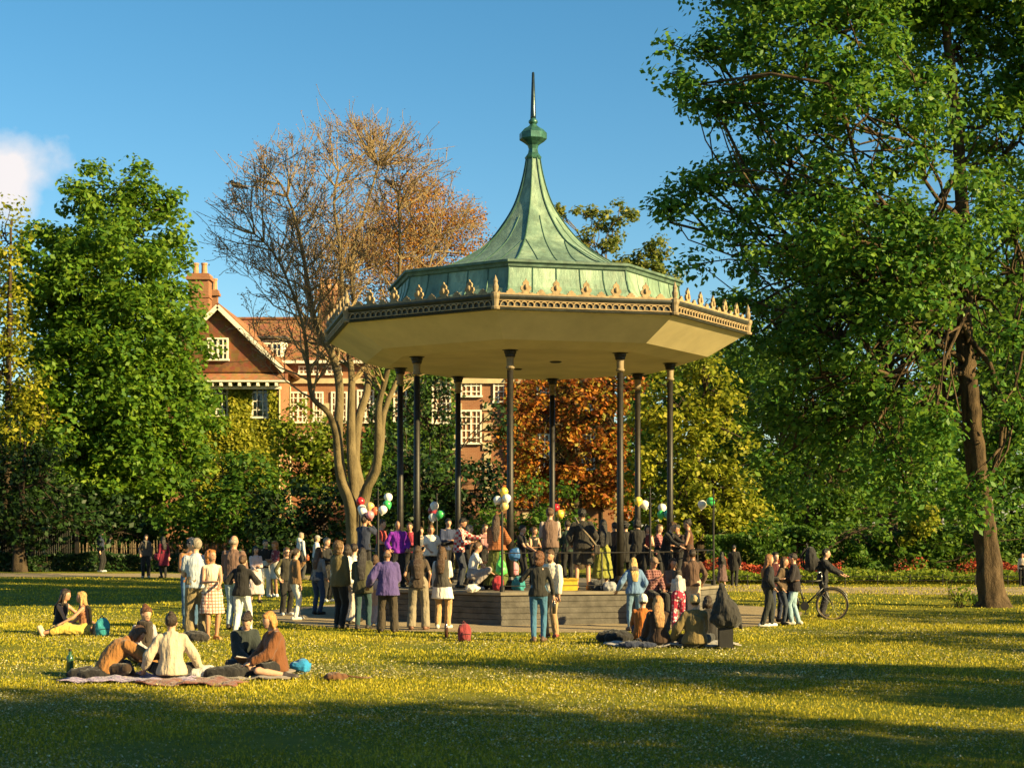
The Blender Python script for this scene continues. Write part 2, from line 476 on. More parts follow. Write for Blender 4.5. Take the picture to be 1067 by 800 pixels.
for k in range(8):
    m=MB()
    L=(ov(RF,k,0)-ov(RF,k+1,0)).length; n=26
    m.add(*(lambda q:([q[0],q[1],q[2],q[3],q[4],q[5],q[6],q[7]],[(0,1,2,3),(4,7,6,5),(0,4,5,1),(1,5,6,2),(2,6,7,3),(3,7,4,0)]))([on_face(k,s,o,z) for o in (.012,-.01) for s,z in ((.015,6.455),(.985,6.455),(.985,6.475),(.015,6.475))]))
    m.add(*(lambda q:(q,[(0,1,2,3),(4,7,6,5),(0,4,5,1),(1,5,6,2),(2,6,7,3),(3,7,4,0)]))([on_face(k,s,o,z) for o in (.012,-.01) for s,z in ((.015,6.585),(.985,6.585),(.985,6.60),(.015,6.60))]))
    for i in range(n):
        s0=.03+.94*(i+.5)/n
        pts=[on_face(k,s0+ (.58*.94/n)*math.cos(PI*j/6),.006,6.478+.098*math.sin(PI*j/6)) for j in range(7)]
        m.tube(pts,.015,5)
    m.build('frieze',M_buff,bs)
    m=MB()
    for i in range(1,6):
        m.add(*palmette(k,i/6,.35,.34))
        c=on_face(k,i/6,.01,6.70+.17); m.ell(c,(.035,.035,.06),8,5)
    for i in range(6):
        m.add(*palmette(k,(i+.5)/6,.14,.28))
        for d in (-.062,.062): m.add(*palmette(k,(i+.5)/6+d,.075,.12))
    m.add(*(lambda q:(q,[(0,1,2,3),(4,7,6,5),(0,4,5,1),(1,5,6,2),(2,6,7,3),(3,7,4,0)]))([on_face(k,s,o,z) for o in (.03,-.06) for s,z in ((.012,6.703),(.988,6.703),(.988,6.735),(.012,6.735))]))
    m.build('cresting',M_buff,bs)
    # corner finial
    m=MB(); c=ov(RF-.01,k,0)
    m.lathe([(.085,6.40),(.095,6.44),(.06,6.47),(.075,6.60),(.10,6.66),(.10,6.72),(.04,6.75),(.055,6.80),(.065,6.86),(.04,6.93),(.05,6.97),(.02,7.04),(.005,7.09)],10,c=c); m.build('corner_finial',M_cap,bs,smooth=False)
# lower roof: apron, flared copper skirt, cornice
m=MB(); m.lathe([(4.92,6.69),(3.75,6.80),(3.72,6.84)],8,ROT,cap=False); m.build('roof_apron',M_copper,bs)
sk=[(3.74,6.80),(3.60,6.93),(3.48,7.10),(3.41,7.30),(3.37,7.55)]
m=MB(); m.lathe(sk,8,ROT,cap=False); skirt=m.build('roof_skirt',M_copper,bs)
for k in range(8):
    for i in range(5):
        s=i/5; m=MB()
        m.tube([ov(r,k,z).lerp(ov(r,k+1,z),s) for r,z in sk],.016 if i else .022,5)
        m.build('standing_seam',M_seam,skirt)
m=MB(); m.lathe([(3.36,7.52),(3.42,7.54),(3.44,7.60),(3.50,7.62),(3.50,7.67),(3.42,7.69),(3.0,7.70)],8,ROT,cap=False); m.build('roof_cornice',plain((.07,.115,.085),.6,name='cornice_copper',var=.5,scale=5),bs)
# the concave spire roof
sp=[(3.30,7.68),(2.75,7.76),(2.25,7.92),(1.72,8.20),(1.26,8.50),(.95,8.80),(.70,9.12),(.53,9.38),(.41,9.62),(.31,9.90),(.23,10.20),(.185,10.42),(.155,10.60)]
def spline(prof,n=40):
    zs=np.array([p[1] for p in prof]); rs=np.array([p[0] for p in prof]); 
    tt=np.linspace(0,len(prof)-1,n); i=np.arange(len(prof))
    # Catmull-Rom
    out=[]
    for x in tt:
        j=min(int(x),len(prof)-2); f=x-j
        p=[prof[max(j-1,0)],prof[j],prof[j+1],prof[min(j+2,len(prof)-1)]]
        q=[]
        for d in (0,1):
            a,b,c,e=[v[d] for v in p]
            q.append(.5*((2*b)+(-a+c)*f+(2*a-5*b+4*c-e)*f*f+(-a+3*b-3*c+e)*f**3))
        out.append(tuple(q))
    return out
SP=spline(sp)
m=MB(); m.lathe(SP,8,ROT,cap=False); spr=m.build('spire_roof',M_copper,bs)
m=MB()
for k in range(8):
    m=MB(); m.tube([ov(r+.008,k,z) for r,z in SP],.02,5); m.build('standing_seam',M_seam,spr)
    m=MB(); m.tube([ov(r,k,z).lerp(ov(r,k+1,z),.5) for r,z in SP if z<9.2],.014,5); m.build('standing_seam',M_seam,spr)
    for s,zt in ((.27,8.55),(.73,8.55)):
        pts=[]
        for r,z in SP:
            if z<zt:
                f=max(0,(z-7.7)/(zt-7.7)); ss=s+(0 if s<.5 else 1-s)*0
                e=0.0 if s<.5 else 1.0
                pts.append(ov(r,k,z).lerp(ov(r,k+1,z),s+(e-s)*f**2.2))
        m=MB(); m.tube(pts,.014,5); m.build('standing_seam',M_seam,spr)
M_finc=plain((.035,.115,.085),.4,.4,name='finial_copper',var=.5,scale=8,spec=.6)
m=MB(); m.lathe([(.155,10.58),(.19,10.61),(.20,10.645),(.17,10.68),(.125,10.74),(.105,10.84),(.13,10.92),(.22,10.99),(.315,11.05),(.325,11.06),(.325,11.20),(.31,11.215),(.24,11.29),(.16,11.335),(.10,11.38),(.072,11.42)],8,ROT); urn=m.build('finial_urn',M_finc,bs)
m=MB(); m.lathe([(.07,11.41),(.105,11.45),(.11,11.49),(.075,11.53),(.06,11.56)],14); m.build('finial_bead',M_finc,bs,smooth=True)
m=MB(); m.lathe([(.064,11.55),(.066,11.60),(.03,12.62),(.01,12.64)],12); m.build('finial_spike',plain((.03,.05,.055),.3,.7,name='spike_metal',var=.3,spec=.7),bs,smooth=True)
# corner standards with little cross finials, and the rails between them
RR=4.18
for k in range(8):
    c=ov(RR,k,0); m=MB()
    m.lathe([(.055,PZ),(.055,PZ+.10),(.026,PZ+.14),(.022,2.45),(.03,2.47),(.03,2.50),(.014,2.52),(.012,2.84),(.002,2.88)],10,c=c)
    m.box(c+Vector((0,0,2.62)),(.20,.025,.025)); m.box(c+Vector((0,0,2.62)),(.025,.20,.025)); m.ell(c+Vector((0,0,2.72)),(.03,.03,.03),8,5)
    m.build('corner_standard',M_iron,bs)
for k in range(8):
    if k==7: continue          # the open side at the left front, where the steps were
    m=MB()
    for z,r in ((PZ+.80,.013),(PZ+.12,.010)):
        m.tube([ov(RR,k,z),ov(RR,k+1,z)],r,6)
    for s in (.33,.67):
        a=ov(RR,k,PZ).lerp(ov(RR,k+1,PZ),s); m.tube([a,a+Vector((0,0,.81))],.014,6)
    m.build('railing',M_iron,bs)

# ================================================================== brick houses behind the trees
t=NT('house_brick')
br=t.n('ShaderNodeTexBrick'); mp=t.n('ShaderNodeMapping'); mp.inputs['Rotation'].default_value=(R(90),0,0); t.l(t.coord(),mp.inputs['Vector']); t.l(mp.outputs[0],br.inputs['Vector'])
br.inputs['Scale'].default_value=1; br.inputs['Brick Width'].default_value=.23; br.inputs['Row Height'].default_value=.08; br.inputs['Mortar Size'].default_value=.008
br.inputs['Color1'].default_value=(.19,.104,.060,1); br.inputs['Color2'].default_value=(.25,.142,.082,1); br.inputs['Mortar'].default_value=(.34,.24,.15,1)
cc=t.mix(t.noise(.8,6,.65),br.outputs['Color'],(.23,.085,.04))
M_hbrick=t.done(t.prin(cc,.9,0,.1))
t=NT('hung_tile')
wv=t.n('ShaderNodeTexWave',bands_direction='Z',wave_profile='SAW'); wv.inputs['Scale'].default_value=1.9; wv.inputs['Distortion'].default_value=.5; wv.inputs['Detail'].default_value=2; t.l(t.coord(),wv.inputs['Vector'])
vv=t.n('ShaderNodeTexVoronoi'); vv.inputs['Scale'].default_value=5; t.l(t.coord(),vv.inputs['Vector'])
cc=t.ramp(t.noise(.6,5,.6),[(.3,(.18,.085,.045)),(.7,(.32,.160,.080))])
cc=t.mix(.35,cc,vv.outputs['Color'],'MULTIPLY')
M_tile=t.done(t.prin(cc,.85,0,.15,normal=t.bump(wv.outputs['Fac'],.08,.9)))
M_white=plain((.66,.62,.52),.6,name='white_joinery',var=.12,scale=3)
M_stone=plain((.42,.34,.20),.85,name='buff_stone',var=.25,scale=2)
t=NT('window_glass')
M_glass=t.done(t.prin(t.ramp(t.noise(.7,3),[(.4,(.02,.025,.03)),(.65,(.09,.10,.10))]),.06,0,.8))
M_lead=plain((.05,.05,.05),.6,name='lead_pipe')

def window(parent,px0,py0,px1,py1,Y,nx,ny,off=.0):
    a=at(px0,py1,Y); b=at(px1,py0,Y); w_=b.x-a.x; h_=b.z-a.z
    m=MB(); y=Y-off
    th=.09
    m.box((a.x+th/2,y,(a.z+b.z)/2),(th,.14,h_)); m.box((b.x-th/2,y,(a.z+b.z)/2),(th,.14,h_))
    m.box(((a.x+b.x)/2,y,b.z-th/2),(w_-2*th,.137,th)); m.box(((a.x+b.x)/2,y-.05,a.z+.05),(w_+.1,.24,.10))
    for i in range(1,nx): m.box((a.x+w_*i/nx,y-.002,(a.z+b.z)/2),(.055 if i*2!=nx else .10,.10,h_-2*th))
    for j in range(1,ny): m.box(((a.x+b.x)/2,y-.004,a.z+h_*j/ny),(w_-2*th,.092,.05))
    f=m.build('window',M_white,parent)
    g=MB(); g.box(((a.x+b.x)/2,y+.04,(a.z+b.z)/2),(w_-.1,.02,h_-.1)); g.build('pane',M_glass,f)
def prism(m,poly,y0,y1):
    """poly of (x,z) extruded along y"""
    n=len(poly); vs=[(x,y0,z) for x,z in poly]+[(x,y1,z) for x,z in poly]
    return m.add(vs,[tuple(range(n)),tuple(range(n,2*n))[::-1]]+[(i,(i+1)%n,(i+1)%n+n,i+n) for i in range(n)])
def P2(px,py,Y): p=at(px,py,Y); return (p.x,p.z)

hw=thing('gabled_house','tile-hung gabled brick house with white sash windows beside the dense green tree','house',(0,0,0))
WY=78.0
gx0=P2(166,0,WY)[0]; gx1=P2(290,0,WY)[0]; gz=P2(0,380,WY)[1]; ax,az=P2(228,320,WY)
m=MB(); prism(m,[(gx0+.25,-.2),(gx1-.1,-.2),(gx1-.1,gz-.4),(gx0+.25,gz-.4)],WY+.35,WY+9); m.build('wall',M_hbrick,hw)
m=MB(); prism(m,[(gx0+.1,gz-.38),(gx1-.05,gz-.38),(gx1-.05,gz-.05),(ax,az-.12),(gx0+.1,gz-.05)],WY,WY+9); m.build('gable_wall',M_tile,hw)
m=MB()   # gable roof, two slabs
for sx,gx in ((-1,gx0-.35),(1,gx1+.35)):
    d=Vector((gx-ax,0,gz-.40-az)).normalized(); nn=Vector((-d.z*sx,0,d.x*sx)); 
    if nn.z<0: nn=-nn
    e=Vector((gx,0,gz-.36)); p0=Vector((ax,0,az)); 
    prism(m,[(p0.x,p0.z),(e.x,e.z),(e.x+nn.x*.16,e.z+nn.z*.16),(p0.x,p0.z+.2)],WY-.28,WY+10)
rf=m.build('roof',M_tile,hw)
m=MB()
for sx,gx in ((-1,gx0-.35),(1,gx1+.35)):
    d=Vector((gx-ax,0,gz-.36-az)); dn=d.normalized(); up=Vector((-dn.z*sx*1,0,dn.x*sx))
    if up.z<0: up=-up
    m.add(*(lambda q:(q,[(0,1,2,3),(4,7,6,5),(0,4,5,1),(1,5,6,2),(2,6,7,3),(3,7,4,0)]))([Vector((ax,WY+o,az))+dn*l+up*u for o in (-.40,-.285) for l,u in ((0,-.12),(d.length,-.12),(d.length,.10),(0,.10))]))
m.build('bargeboard',M_white,hw)
m=MB(); prism(m,[(gx0-.3,gz-.95),(gx1+.55,gz-.95),(gx1+.55,gz-.87),(gx0-.3,gz-.87)],WY-.75,WY+.3)
for i in range(14): m.box((gx0+i*(gx1-gx0)/13,WY-.45,gz-1.06),(.14,.5,.2))
m.box(((gx0+gx1)/2,WY-.1,gz-1.2),(gx1-gx0+.3,.3,.16)); m.build('cornice',M_white,hw)
m=MB(); b0=gz-.86; vs=[(gx0-.3,WY-.72,b0),(gx1+.5,WY-.72,b0),(gx1+.5,WY+.05,b0+.42),(gx0-.3,WY+.05,b0+.42),(gx0-.3,WY+.05,b0),(gx1+.5,WY+.05,b0)]
m.add(vs,[(0,1,2,3),(0,4,5,1),(0,3,4),(1,5,2),(3,2,5,4)]); m.build('pent_roof',M_tile,hw)
window(hw,216,352,238,376,WY-.05,4,3); window(hw,219,394,238,434,WY+.3,3,5); window(hw,217,446,235,478,WY+.3,3,4); window(hw,262,400,280,436,WY+.3,3,4)
m=MB(); a=at(292,388,WY+.2); m.tube([(a.x,WY-.1,gz-1.1),(a.x,WY-.1,-.1)],.06,6); m.tube([(a.x+.5,WY+.3,gz-1.1),(a.x+.5,WY+.3,-.1)],.05,6); m.build('downpipe',M_stone,hw)
def chimney(px0,px1,ptop,pbot,Y,parent,pots):
    a=at(px0,pbot,Y); b=at(px1,ptop,Y); m=MB(); w_=b.x-a.x; cx=(a.x+b.x)/2
    m.box((cx,Y,(a.z-2+b.z)/2),(w_,w_*.8,b.z-a.z+2)); m.box((cx,Y,b.z-.28),(w_+.24,w_*.8+.24,.16)); m.box((cx,Y,b.z-.12),(w_+.12,w_*.8+.12,.15))
    m.box((cx,Y,b.z-1.3),(w_+.10,w_*.8+.1,.10))
    c=m.build('chimney',M_hbrick,parent)
    for i in range(pots):
        p=MB(); x=cx+(i-(pots-1)/2)*w_*.42; p.lathe([(.17,b.z-.06),(.15,b.z+.5),(.18,b.z+.54),(.18,b.z+.62),(.13,b.z+.62)],10,c=(x,Y,0)); p.build('chimney_pot',plain((.36,.20,.10),.9,name='clay_pot'),c)
chimney(198,219,286,330,WY+5,rf,2)
chimney(220,227,302,330,WY+7,rf,1)

hm=thing('terrace_house','long red brick house range with white multi-pane windows behind the bare tree','house',(0,0,0))
MY=83.0
x0=P2(288,0,MY)[0]; x1=P2(640,0,MY)[0]; ez=P2(0,376,MY)[1]; rz=P2(0,333,MY+5)[1]
m=MB(); prism(m,[(x0-6,-.2),(x1,-.2),(x1,ez),(x0-6,ez)],MY,MY+9.5); m.build('wall',M_hbrick,hm)
m=MB()
vs=[(x0-6,MY-.4,ez-.05),(x1+.4,MY-.4,ez-.05),(x1+.4,MY+5,rz),(x0-6,MY+5,rz),(x0-6,MY+10,ez-.05),(x1+.4,MY+10,ez-.05)]
m.add(vs,[(0,1,2,3),(3,2,5,4),(0,3,4),(1,5,2),(0,4,5,1)]); rf2=m.build('roof',M_tile,hm)
m=MB(); m.tube([(x0-6,MY+5,rz+.02),(x1+.4,MY+5,rz+.02)],.14,6); m.build('ridge',M_tile,rf2)
m=MB(); m.box(((x0+x1)/2-3,MY-.42,ez-.1),(x1-x0+6,.16,.16)); m.build('gutter',M_white,hm)
m=MB(); zz=P2(0,397,MY)[1]; m.box(((x0+x1)/2-3,MY-.08,zz),(x1-x0+6,.2,.28)); m.build('string_course',M_stone,hm)
m=MB()
for px in (300,338,398,440,476,508,548,590):
    q=P2(px,0,MY)[0]; m=MB()
    for i in range(16): m.box((q,MY-.03,.3+i*.55),(.55 if i%2 else .38,.10,.40))
    m.build('quoin',M_stone,hm)
window(hm,311,381,332,391,MY-.02,4,2); window(hm,340,381,356,391,MY-.02,3,2)
for r_ in ((301,408,320,441,4,5),(326,408,337,441,3,5),(345,408,362,441,4,5),(372,406,390,441,4,5),(410,406,424,440,3,5),(450,398,470,442,4,6),(480,427,502,463,4,5),(480,396,502,414,4,3),(514,396,530,420,3,4),(559,402,574,428,3,4),(557,452,573,492,3,5),(606,402,620,428,3,4),(606,452,620,490,3,5),(310,452,326,478,3,4)):
    window(hm,*r_[:4],MY-.02,r_[4],r_[5])
m=MB(); a=at(270,379,MY+.6); b=at(297,354,MY+.6); m.box(((a.x+b.x)/2,MY+1.5,(a.z+b.z)/2-.2),(b.x-a.x,2.6,b.z-a.z+.3)); dm=m.build('dormer',M_white,rf2)
window(hm,273,357,294,378,MY+.14,4,3)
m=MB(); m.box(((a.x+b.x)/2,MY+1.4,b.z+.06),(b.x-a.x+.4,3.2,.12)); m.build('dormer_roof',M_lead,rf2)
chimney(334,351,302,332,MY+5,rf2,3); chimney(430,446,310,334,MY+5,rf2,3)

# ================================================================== fences and rails
M_dwood=plain((.17,.125,.075),.9,name='weathered_paling',var=.4,scale=8)
fr=thing('iron_gate_railing','tall dark iron gate and railing under the left trees','railing',gp(20,593))
y=66.6
m=MB()
for i in range(64):
    px=-60+i*2.2; p=at(px,546,y); m.tube([(p.x,y,0),(p.x,y,2.1)],.014,4)
o=m.build('bar',M_iron,None); o.parent=fr; o.matrix_parent_inverse=Matrix.Translation(-fr.location)
for z in (.25,1.9):
    m=MB(); a=at(-62,0,y); b=at(80,0,y); m.box(((a.x+b.x)/2,y,z),(b.x-a.x,.03,.05)); o=m.build('rail',M_iron,fr); o.matrix_parent_inverse=Matrix.Translation(-fr.location)
for px in (-20,34,80):
    m=MB(); p=at(px,0,y); m.box((p.x,y,1.12),(.14,.14,2.3)); m.ell((p.x,y,2.32),(.1,.1,.1),8,6); o=m.build('post',M_iron,fr); o.matrix_parent_inverse=Matrix.Translation(-fr.location)
pf_=thing('paling_fence','leaning chestnut paling fence in the shade behind the path walkers','fence',(at(110,0,65.9).x,65.9,0))
m=MB(); r_=random.Random(3)
for i in range(150):
    px=84+i*1.7; p=at(px,0,65.9); lx=r_.uniform(-.09,.09); h=1.25+r_.uniform(-.12,.12)
    m.tube([(p.x-pf_.location.x,r_.uniform(-.02,.02),-.02),(p.x+lx-pf_.location.x,r_.uniform(-.03,.03),h)],[.022,.012],4)
m.build('pale',M_dwood,pf_)
for z in (.35,1.0):
    m=MB(); a=at(84,0,65.9).x-pf_.location.x; b=at(339,0,65.9).x-pf_.location.x; m.tube([(a,-.03,z),(b,-.03,z)],.008,4); m.build('wire',M_iron,pf_)
lr=thing('low_hoop_rail','knee-high dark metal rail edging the flower bed along the right path','rail',(10,50.6,0))
lx0=at(745,0,50.6).x-10; lx1=at(1100,0,50.6).x-10
for z in (.30,.17):
    m=MB(); m.tube([(lx0,0,z),(lx1,0,z)],.011,5); m.build('rail_bar',M_iron,lr)
i=0; x=lx0
while x<lx1:
    m=MB(); m.lathe([(.018,-.02),(.018,.33),(.022,.35),(.004,.37)],6,c=(x,0,0)); m.build('rail_post',M_iron,lr); x+=1.1
# ================================================================== trees and plants
DENS=4.6
def rand_unit(r,n):
    v=r.normal(size=(n,3)); return v/np.linalg.norm(v,axis=1,keepdims=True)
def leaves_at(P,N,size,r,aspect=.62,fold=.25):
    """diamond leaves at points P with preferred normals N"""
    n=len(P)
    a=rand_unit(r,n)
    nor=N+.75*rand_unit(r,n); nor/=np.linalg.norm(nor,axis=1,keepdims=True)+1e-9
    tx=np.cross(nor,a); tx/=np.linalg.norm(tx,axis=1,keepdims=True)+1e-9
    ty=np.cross(nor,tx)
    s=(size*(.55+.9*r.random(n)))[:,None]
    V=np.zeros((n,4,3),np.float32)
    V[:,0]=P-ty*s*.5
    V[:,1]=P+tx*s*.5*aspect-nor*s*fold*.3-ty*s*.05
    V[:,2]=P+ty*s*.5-nor*s*.12
    V[:,3]=P-tx*s*.5*aspect-nor*s*fold*.3-ty*s*.05
    return V.reshape(-1,3)
def clump_leaves(C,rad,per,size,r,up=.7,flat=.75,outc=None):
    """clumps of leaves round centres C"""
    n=len(C)
    cnt=np.maximum(1,r.poisson(per,n)); idx=np.repeat(np.arange(n),cnt); N=len(idx)
    d=rand_unit(r,N)*(r.random(N)**.5)[:,None]
    rr=(np.asarray(rad)*np.ones(n))[idx]*(.7+.6*r.random(n))[idx]
    P=C[idx]+d*rr[:,None]*np.array([1,1,flat])
    nor=d*.8+np.array([0,0,up])
    return leaves_at(P,nor,size,r)
def lobe_points(lobes,Y,step,r,dscale=.8,shell=.35,yj=0.0):
    """lobes in photo pixels at depth Y -> clump centres spread through each ellipsoid, denser to the outside"""
    out=[];who=[]
    for i,lb in enumerate(lobes):
        px,py,rx,ry=lb[:4]; dy=lb[4] if len(lb)>4 else 0.0; ds=lb[5] if len(lb)>5 else dscale
        c=at(px,py,Y+dy); ax=rx*(Y+dy)/F; az=ry*(Y+dy)/F; ay=ax*ds
        vol=4.19*ax*ay*az; n=max(6,int(vol/step**3))
        d=rand_unit(r,n); q=(shell+(1-shell)*r.random(n))**.55
        out.append(np.array(c)+d*q[:,None]*np.array([ax,ay,az])); who+= [i]*n
    return np.concatenate(out),np.array(who)
def limb(m,p0,p1,r0,r1,r,bend=.12,k=6,n=6):
    p0=Vector(p0);p1=Vector(p1);L=(p1-p0).length
    b=Vector(r.normal(size=3))*L*bend; b2=Vector(r.normal(size=3))*L*bend*.5
    pts=[];rr=[]
    for i in range(k+1):
        f=i/k; pts.append(p0.lerp(p1,f)+b*math.sin(PI*f)+b2*math.sin(2*PI*f)+Vector((0,0,L*.03*math.sin(PI*f)))); rr.append(r0+(r1-r0)*f)
    m.tube(pts,rr,n); return pts
def tree(name,label,base,Y,trunk,lobes,mleaf,mbark,leaf=.2,step=.9,per=14,rad=.6,seed=1,tr=.35,group=None,cat='tree',dscale=.8,limbs=True,shell=.35,up=.7,zmin=.15,lmin=.3):
    """trunk: polyline in photo pixels (first point on the ground), lobes: crown ellipsoids in photo pixels"""
    r=np.random.default_rng(seed)
    g=at(base,YH,Y); loc=Vector((g.x,Y,0))
    root=thing(name,label,cat,loc,0,group)
    m=MB()
    tp=[Vector((loc.x,Y,-.15))]+[at(px,py,Y+(q[0] if q else 0)) for px,py,*q in trunk]
    L=len(tp); rr=[tr*(1.0-.8*(i/(L-1))**.9) for i in range(L)]; rr[0]*=1.5; rr[1]*=1.08
    # finer trunk
    tp2=[];r2=[]
    for i in range(L-1):
        for j in range(6):
            f=j/6; tp2.append(tp[i].lerp(tp[i+1],f)+Vector(r.normal(size=3))*(.05*tr if i else 0)); r2.append(rr[i]+(rr[i+1]-rr[i])*f)
    tp2.append(tp[-1]); r2.append(rr[-1])
    m.tube([p-loc for p in tp2],r2,20)
    nz_=20
    for q in range(len(m.v)):
        i,kk=divmod(q,nz_); c=tp2[i]-loc; v=Vector(m.v[q]); a_=kk/nz_*2*PI
        s_=1+.06*math.sin(3*a_+i*.21)+.045*math.sin(7*a_-i*.33)+.03*r.normal()+(.22*max(0,1-i/5)*(.5+.5*math.sin(5*a_+1)))
        m.v[q]=tuple(c+(v-c)*s_)
    C,who=lobe_points(lobes,Y,step,r,dscale,shell)
    keep=C[:,2]>zmin; C=C[keep]; who=who[keep]
    if limbs:
        for i in range(len(lobes)):
            S=C[who==i]
            if len(S)==0: continue
            cen=Vector(S.mean(0)); 
            # start from the trunk point below the lobe
            cand=[(abs((cen.z-p.z)-.6*math.hypot(cen.x-p.x,cen.y-p.y)),j) for j,p in enumerate(tp2) if j>=lmin*len(tp2)]
            j=min(cand)[1]
            if j<=lmin*len(tp2)+1: j=int(r.integers(int(lmin*len(tp2))+1,int((lmin+.9)/1.9*len(tp2))+2)); j=min(j,len(tp2)-2)
            pts=limb(m,tp2[j]-loc,cen-loc,min(.11,max(.04,r2[j]*.36)),.03,r)
            for q in S[r.permutation(len(S))[:14]]:
                p0=pts[int(r.integers(2,len(pts)))]
                limb(m,p0,Vector(q)-loc,.035,.012,r,.1,4,5)
    m.build('trunk',mbark,root,smooth=True)
    V=clump_leaves(C,rad,per*DENS*(.75+.5*r.random()),leaf*.92,r,up)
    V[:,2]=np.maximum(V[:,2],.03)
    quads_mesh('crown',V-np.array(loc),mleaf,root)
    return root

B_dark=bark('dark_bark',(.030,.022,.015),(.105,.075,.045))
B_plane=bark('trunk_bark',(.022,.015,.009),(.20,.135,.075),6,.3)
B_pale=bark('pale_bark',(.085,.065,.034),(.25,.195,.105),3,.4)
L_right=leafmat('plane_leaf',[(.020,.072,.011),(.048,.145,.020),(.095,.205,.026),(.21,.30,.040)],.46,.42)
L_left=leafmat('maple_leaf',[(.026,.078,.008),(.065,.150,.013),(.120,.215,.016),(.21,.29,.024)],.45,.45)
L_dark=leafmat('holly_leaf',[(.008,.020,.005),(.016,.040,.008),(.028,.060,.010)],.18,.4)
L_mid=leafmat('mid_leaf',[(.020,.062,.008),(.055,.130,.013),(.120,.190,.020)],.40,.45)
L_yel=leafmat('yellow_leaf',[(.11,.14,.012),(.24,.25,.018),(.38,.34,.025)],.45,.5)
L_yel2=leafmat('lime_leaf',[(.07,.12,.012),(.15,.20,.015),(.26,.28,.024)],.45,.5)
L_red=leafmat('copper_leaf',[(.07,.065,.012),(.13,.030,.010),(.30,.085,.014),(.44,.165,.020),(.30,.22,.03),(.16,.20,.025)],.35,.5,green=False)
L_ora=leafmat('bud_leaf',[(.20,.085,.020),(.36,.165,.030),(.46,.25,.05)],.4,.6,green=False)
L_euc=leafmat('gum_leaf',[(.07,.10,.022),(.150,.175,.034),(.27,.25,.05)],.4,.45)
L_bud=leafmat('bud',[(.12,.050,.030),(.24,.12,.055)],.15,.6)

# --- the big tree at the right
tree('broadleaf_tree','tall broadleaf tree with a thick dappled trunk at the right of the lawn',1035,37.6,
 [(1034,622),(1028,570),(1021,510),(1013,440),(1006,380),(1002,310),(1003,240),(1000,160),(992,80),(980,-20),(965,-120)],
 [(850,40,105,75,-1),(770,70,48,60,-1),(728,45,32,26,-1),(712,88,24,22,-1),(740,118,26,20,-1),(905,120,90,80,-2),(1000,60,90,90,1),(1060,150,70,100,0),(800,165,62,48,0),(748,205,46,30,-.5),(722,190,22,12,0),(700,215,12,8,0),
  (830,245,85,60,-1),(755,265,48,45,0),(900,255,70,75,-2),(985,215,70,70,-2.5),(1055,290,50,80,-1),(800,330,55,50,1),(880,350,75,55,-1),(960,330,45,50,-2.5),
  (850,430,60,55,1),(790,410,36,45,1.5),(910,440,55,50,-.5),(965,430,36,50,-2),(1050,420,45,70,.5),(880,505,48,36,1),(950,510,30,34,-1),(930,480,48,40,-1.5),(825,470,50,45,0),(860,390,60,50,-1),(760,330,40,40,1),(960,270,60,50,-2.5),(985,445,32,36,-2.6),(1050,400,32,50,-1.5),(1020,520,20,26,-1.6),(1060,500,38,50,1),
  (900,-70,180,110),(1050,-60,130,110),(1000,-180,170,90),(780,-30,60,50),(1140,60,90,120),(1130,300,70,120)],
 L_right,B_plane,leaf=.17,step=.76,per=21,rad=.60,seed=11,tr=.345,dscale=.75,shell=.25,lmin=.42)
# limbs shown on the photograph are grown with the crown above; background trees follow
tree('maple_tree','dense bright green round-headed tree standing left of the brick house',118,73.0,
 [(118,520),(119,430),(121,330),(122,240)],
 [(40,320,42,42,-1),(28,385,40,45,-1.5),(22,440,44,46,-2),(38,270,26,34,-1),(196,345,30,30,-2),(214,405,22,30,-2),(120,205,50,40),(150,330,60,50,-2),(85,300,55,50,-2),(100,385,70,50,-3),(150,420,60,50,-3),(75,480,60,40,-3),(130,490,60,40,-3),(88,235,48,45),(160,232,46,48),(70,270,40,45),(110,290,78,60,-2),(178,300,38,60),(60,330,45,50),(125,360,85,60,-2.5),(48,390,38,45),(180,385,42,55),(110,440,90,60,-3),(52,455,40,50),(165,470,58,60,-2),(90,515,58,35,-2),(150,530,60,30,-2),(205,440,22,40),(200,500,35,40,-1)],
 L_left,B_dark,leaf=.30,step=1.15,per=20,rad=.85,seed=12,tr=.5,shell=.25)
tree('willow_tree','thin yellow-leaved tree at the far left edge behind the dense green tree',8,67.5,
 [(8,500),(9,400),(10,300),(12,230)],
 [(6,235,22,42),(-4,300,28,55),(10,330,22,50),(0,380,30,50),(-25,330,40,80),(-20,260,30,50),(18,440,34,40),(30,410,30,40),(5,450,30,40),(40,450,26,36)],
 L_yel,B_dark,leaf=.26,step=1.1,per=17,rad=.9,seed=13,tr=.22,shell=.05)
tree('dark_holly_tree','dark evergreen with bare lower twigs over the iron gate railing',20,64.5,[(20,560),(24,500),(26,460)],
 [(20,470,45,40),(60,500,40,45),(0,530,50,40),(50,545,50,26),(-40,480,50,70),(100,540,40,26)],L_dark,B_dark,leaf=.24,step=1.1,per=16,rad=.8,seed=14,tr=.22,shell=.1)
tree('laurel_bush','mid-green laurel bush in front of the gabled house',246,66.2,[(246,560),(248,500)],
 [(232,500,30,36),(258,492,28,34),(262,520,40,36),(225,530,40,36),(255,550,55,26),(285,540,32,30),(205,550,40,22)],L_mid,B_dark,leaf=.26,step=1.0,per=18,rad=.75,seed=15,tr=.2,cat='bush')
tree('lime_bush','sunlit lime-yellow bush below the house windows beside the bare trunks',330,68,[(330,550),(330,500)],
 [(322,448,34,30),(350,462,34,34),(345,475,30,30),(310,485,32,30),(352,500,24,24),(300,450,14,18),(335,505,40,22)],L_yel2,B_dark,leaf=.24,step=.9,per=18,rad=.7,seed=16,tr=.15,cat='bush')
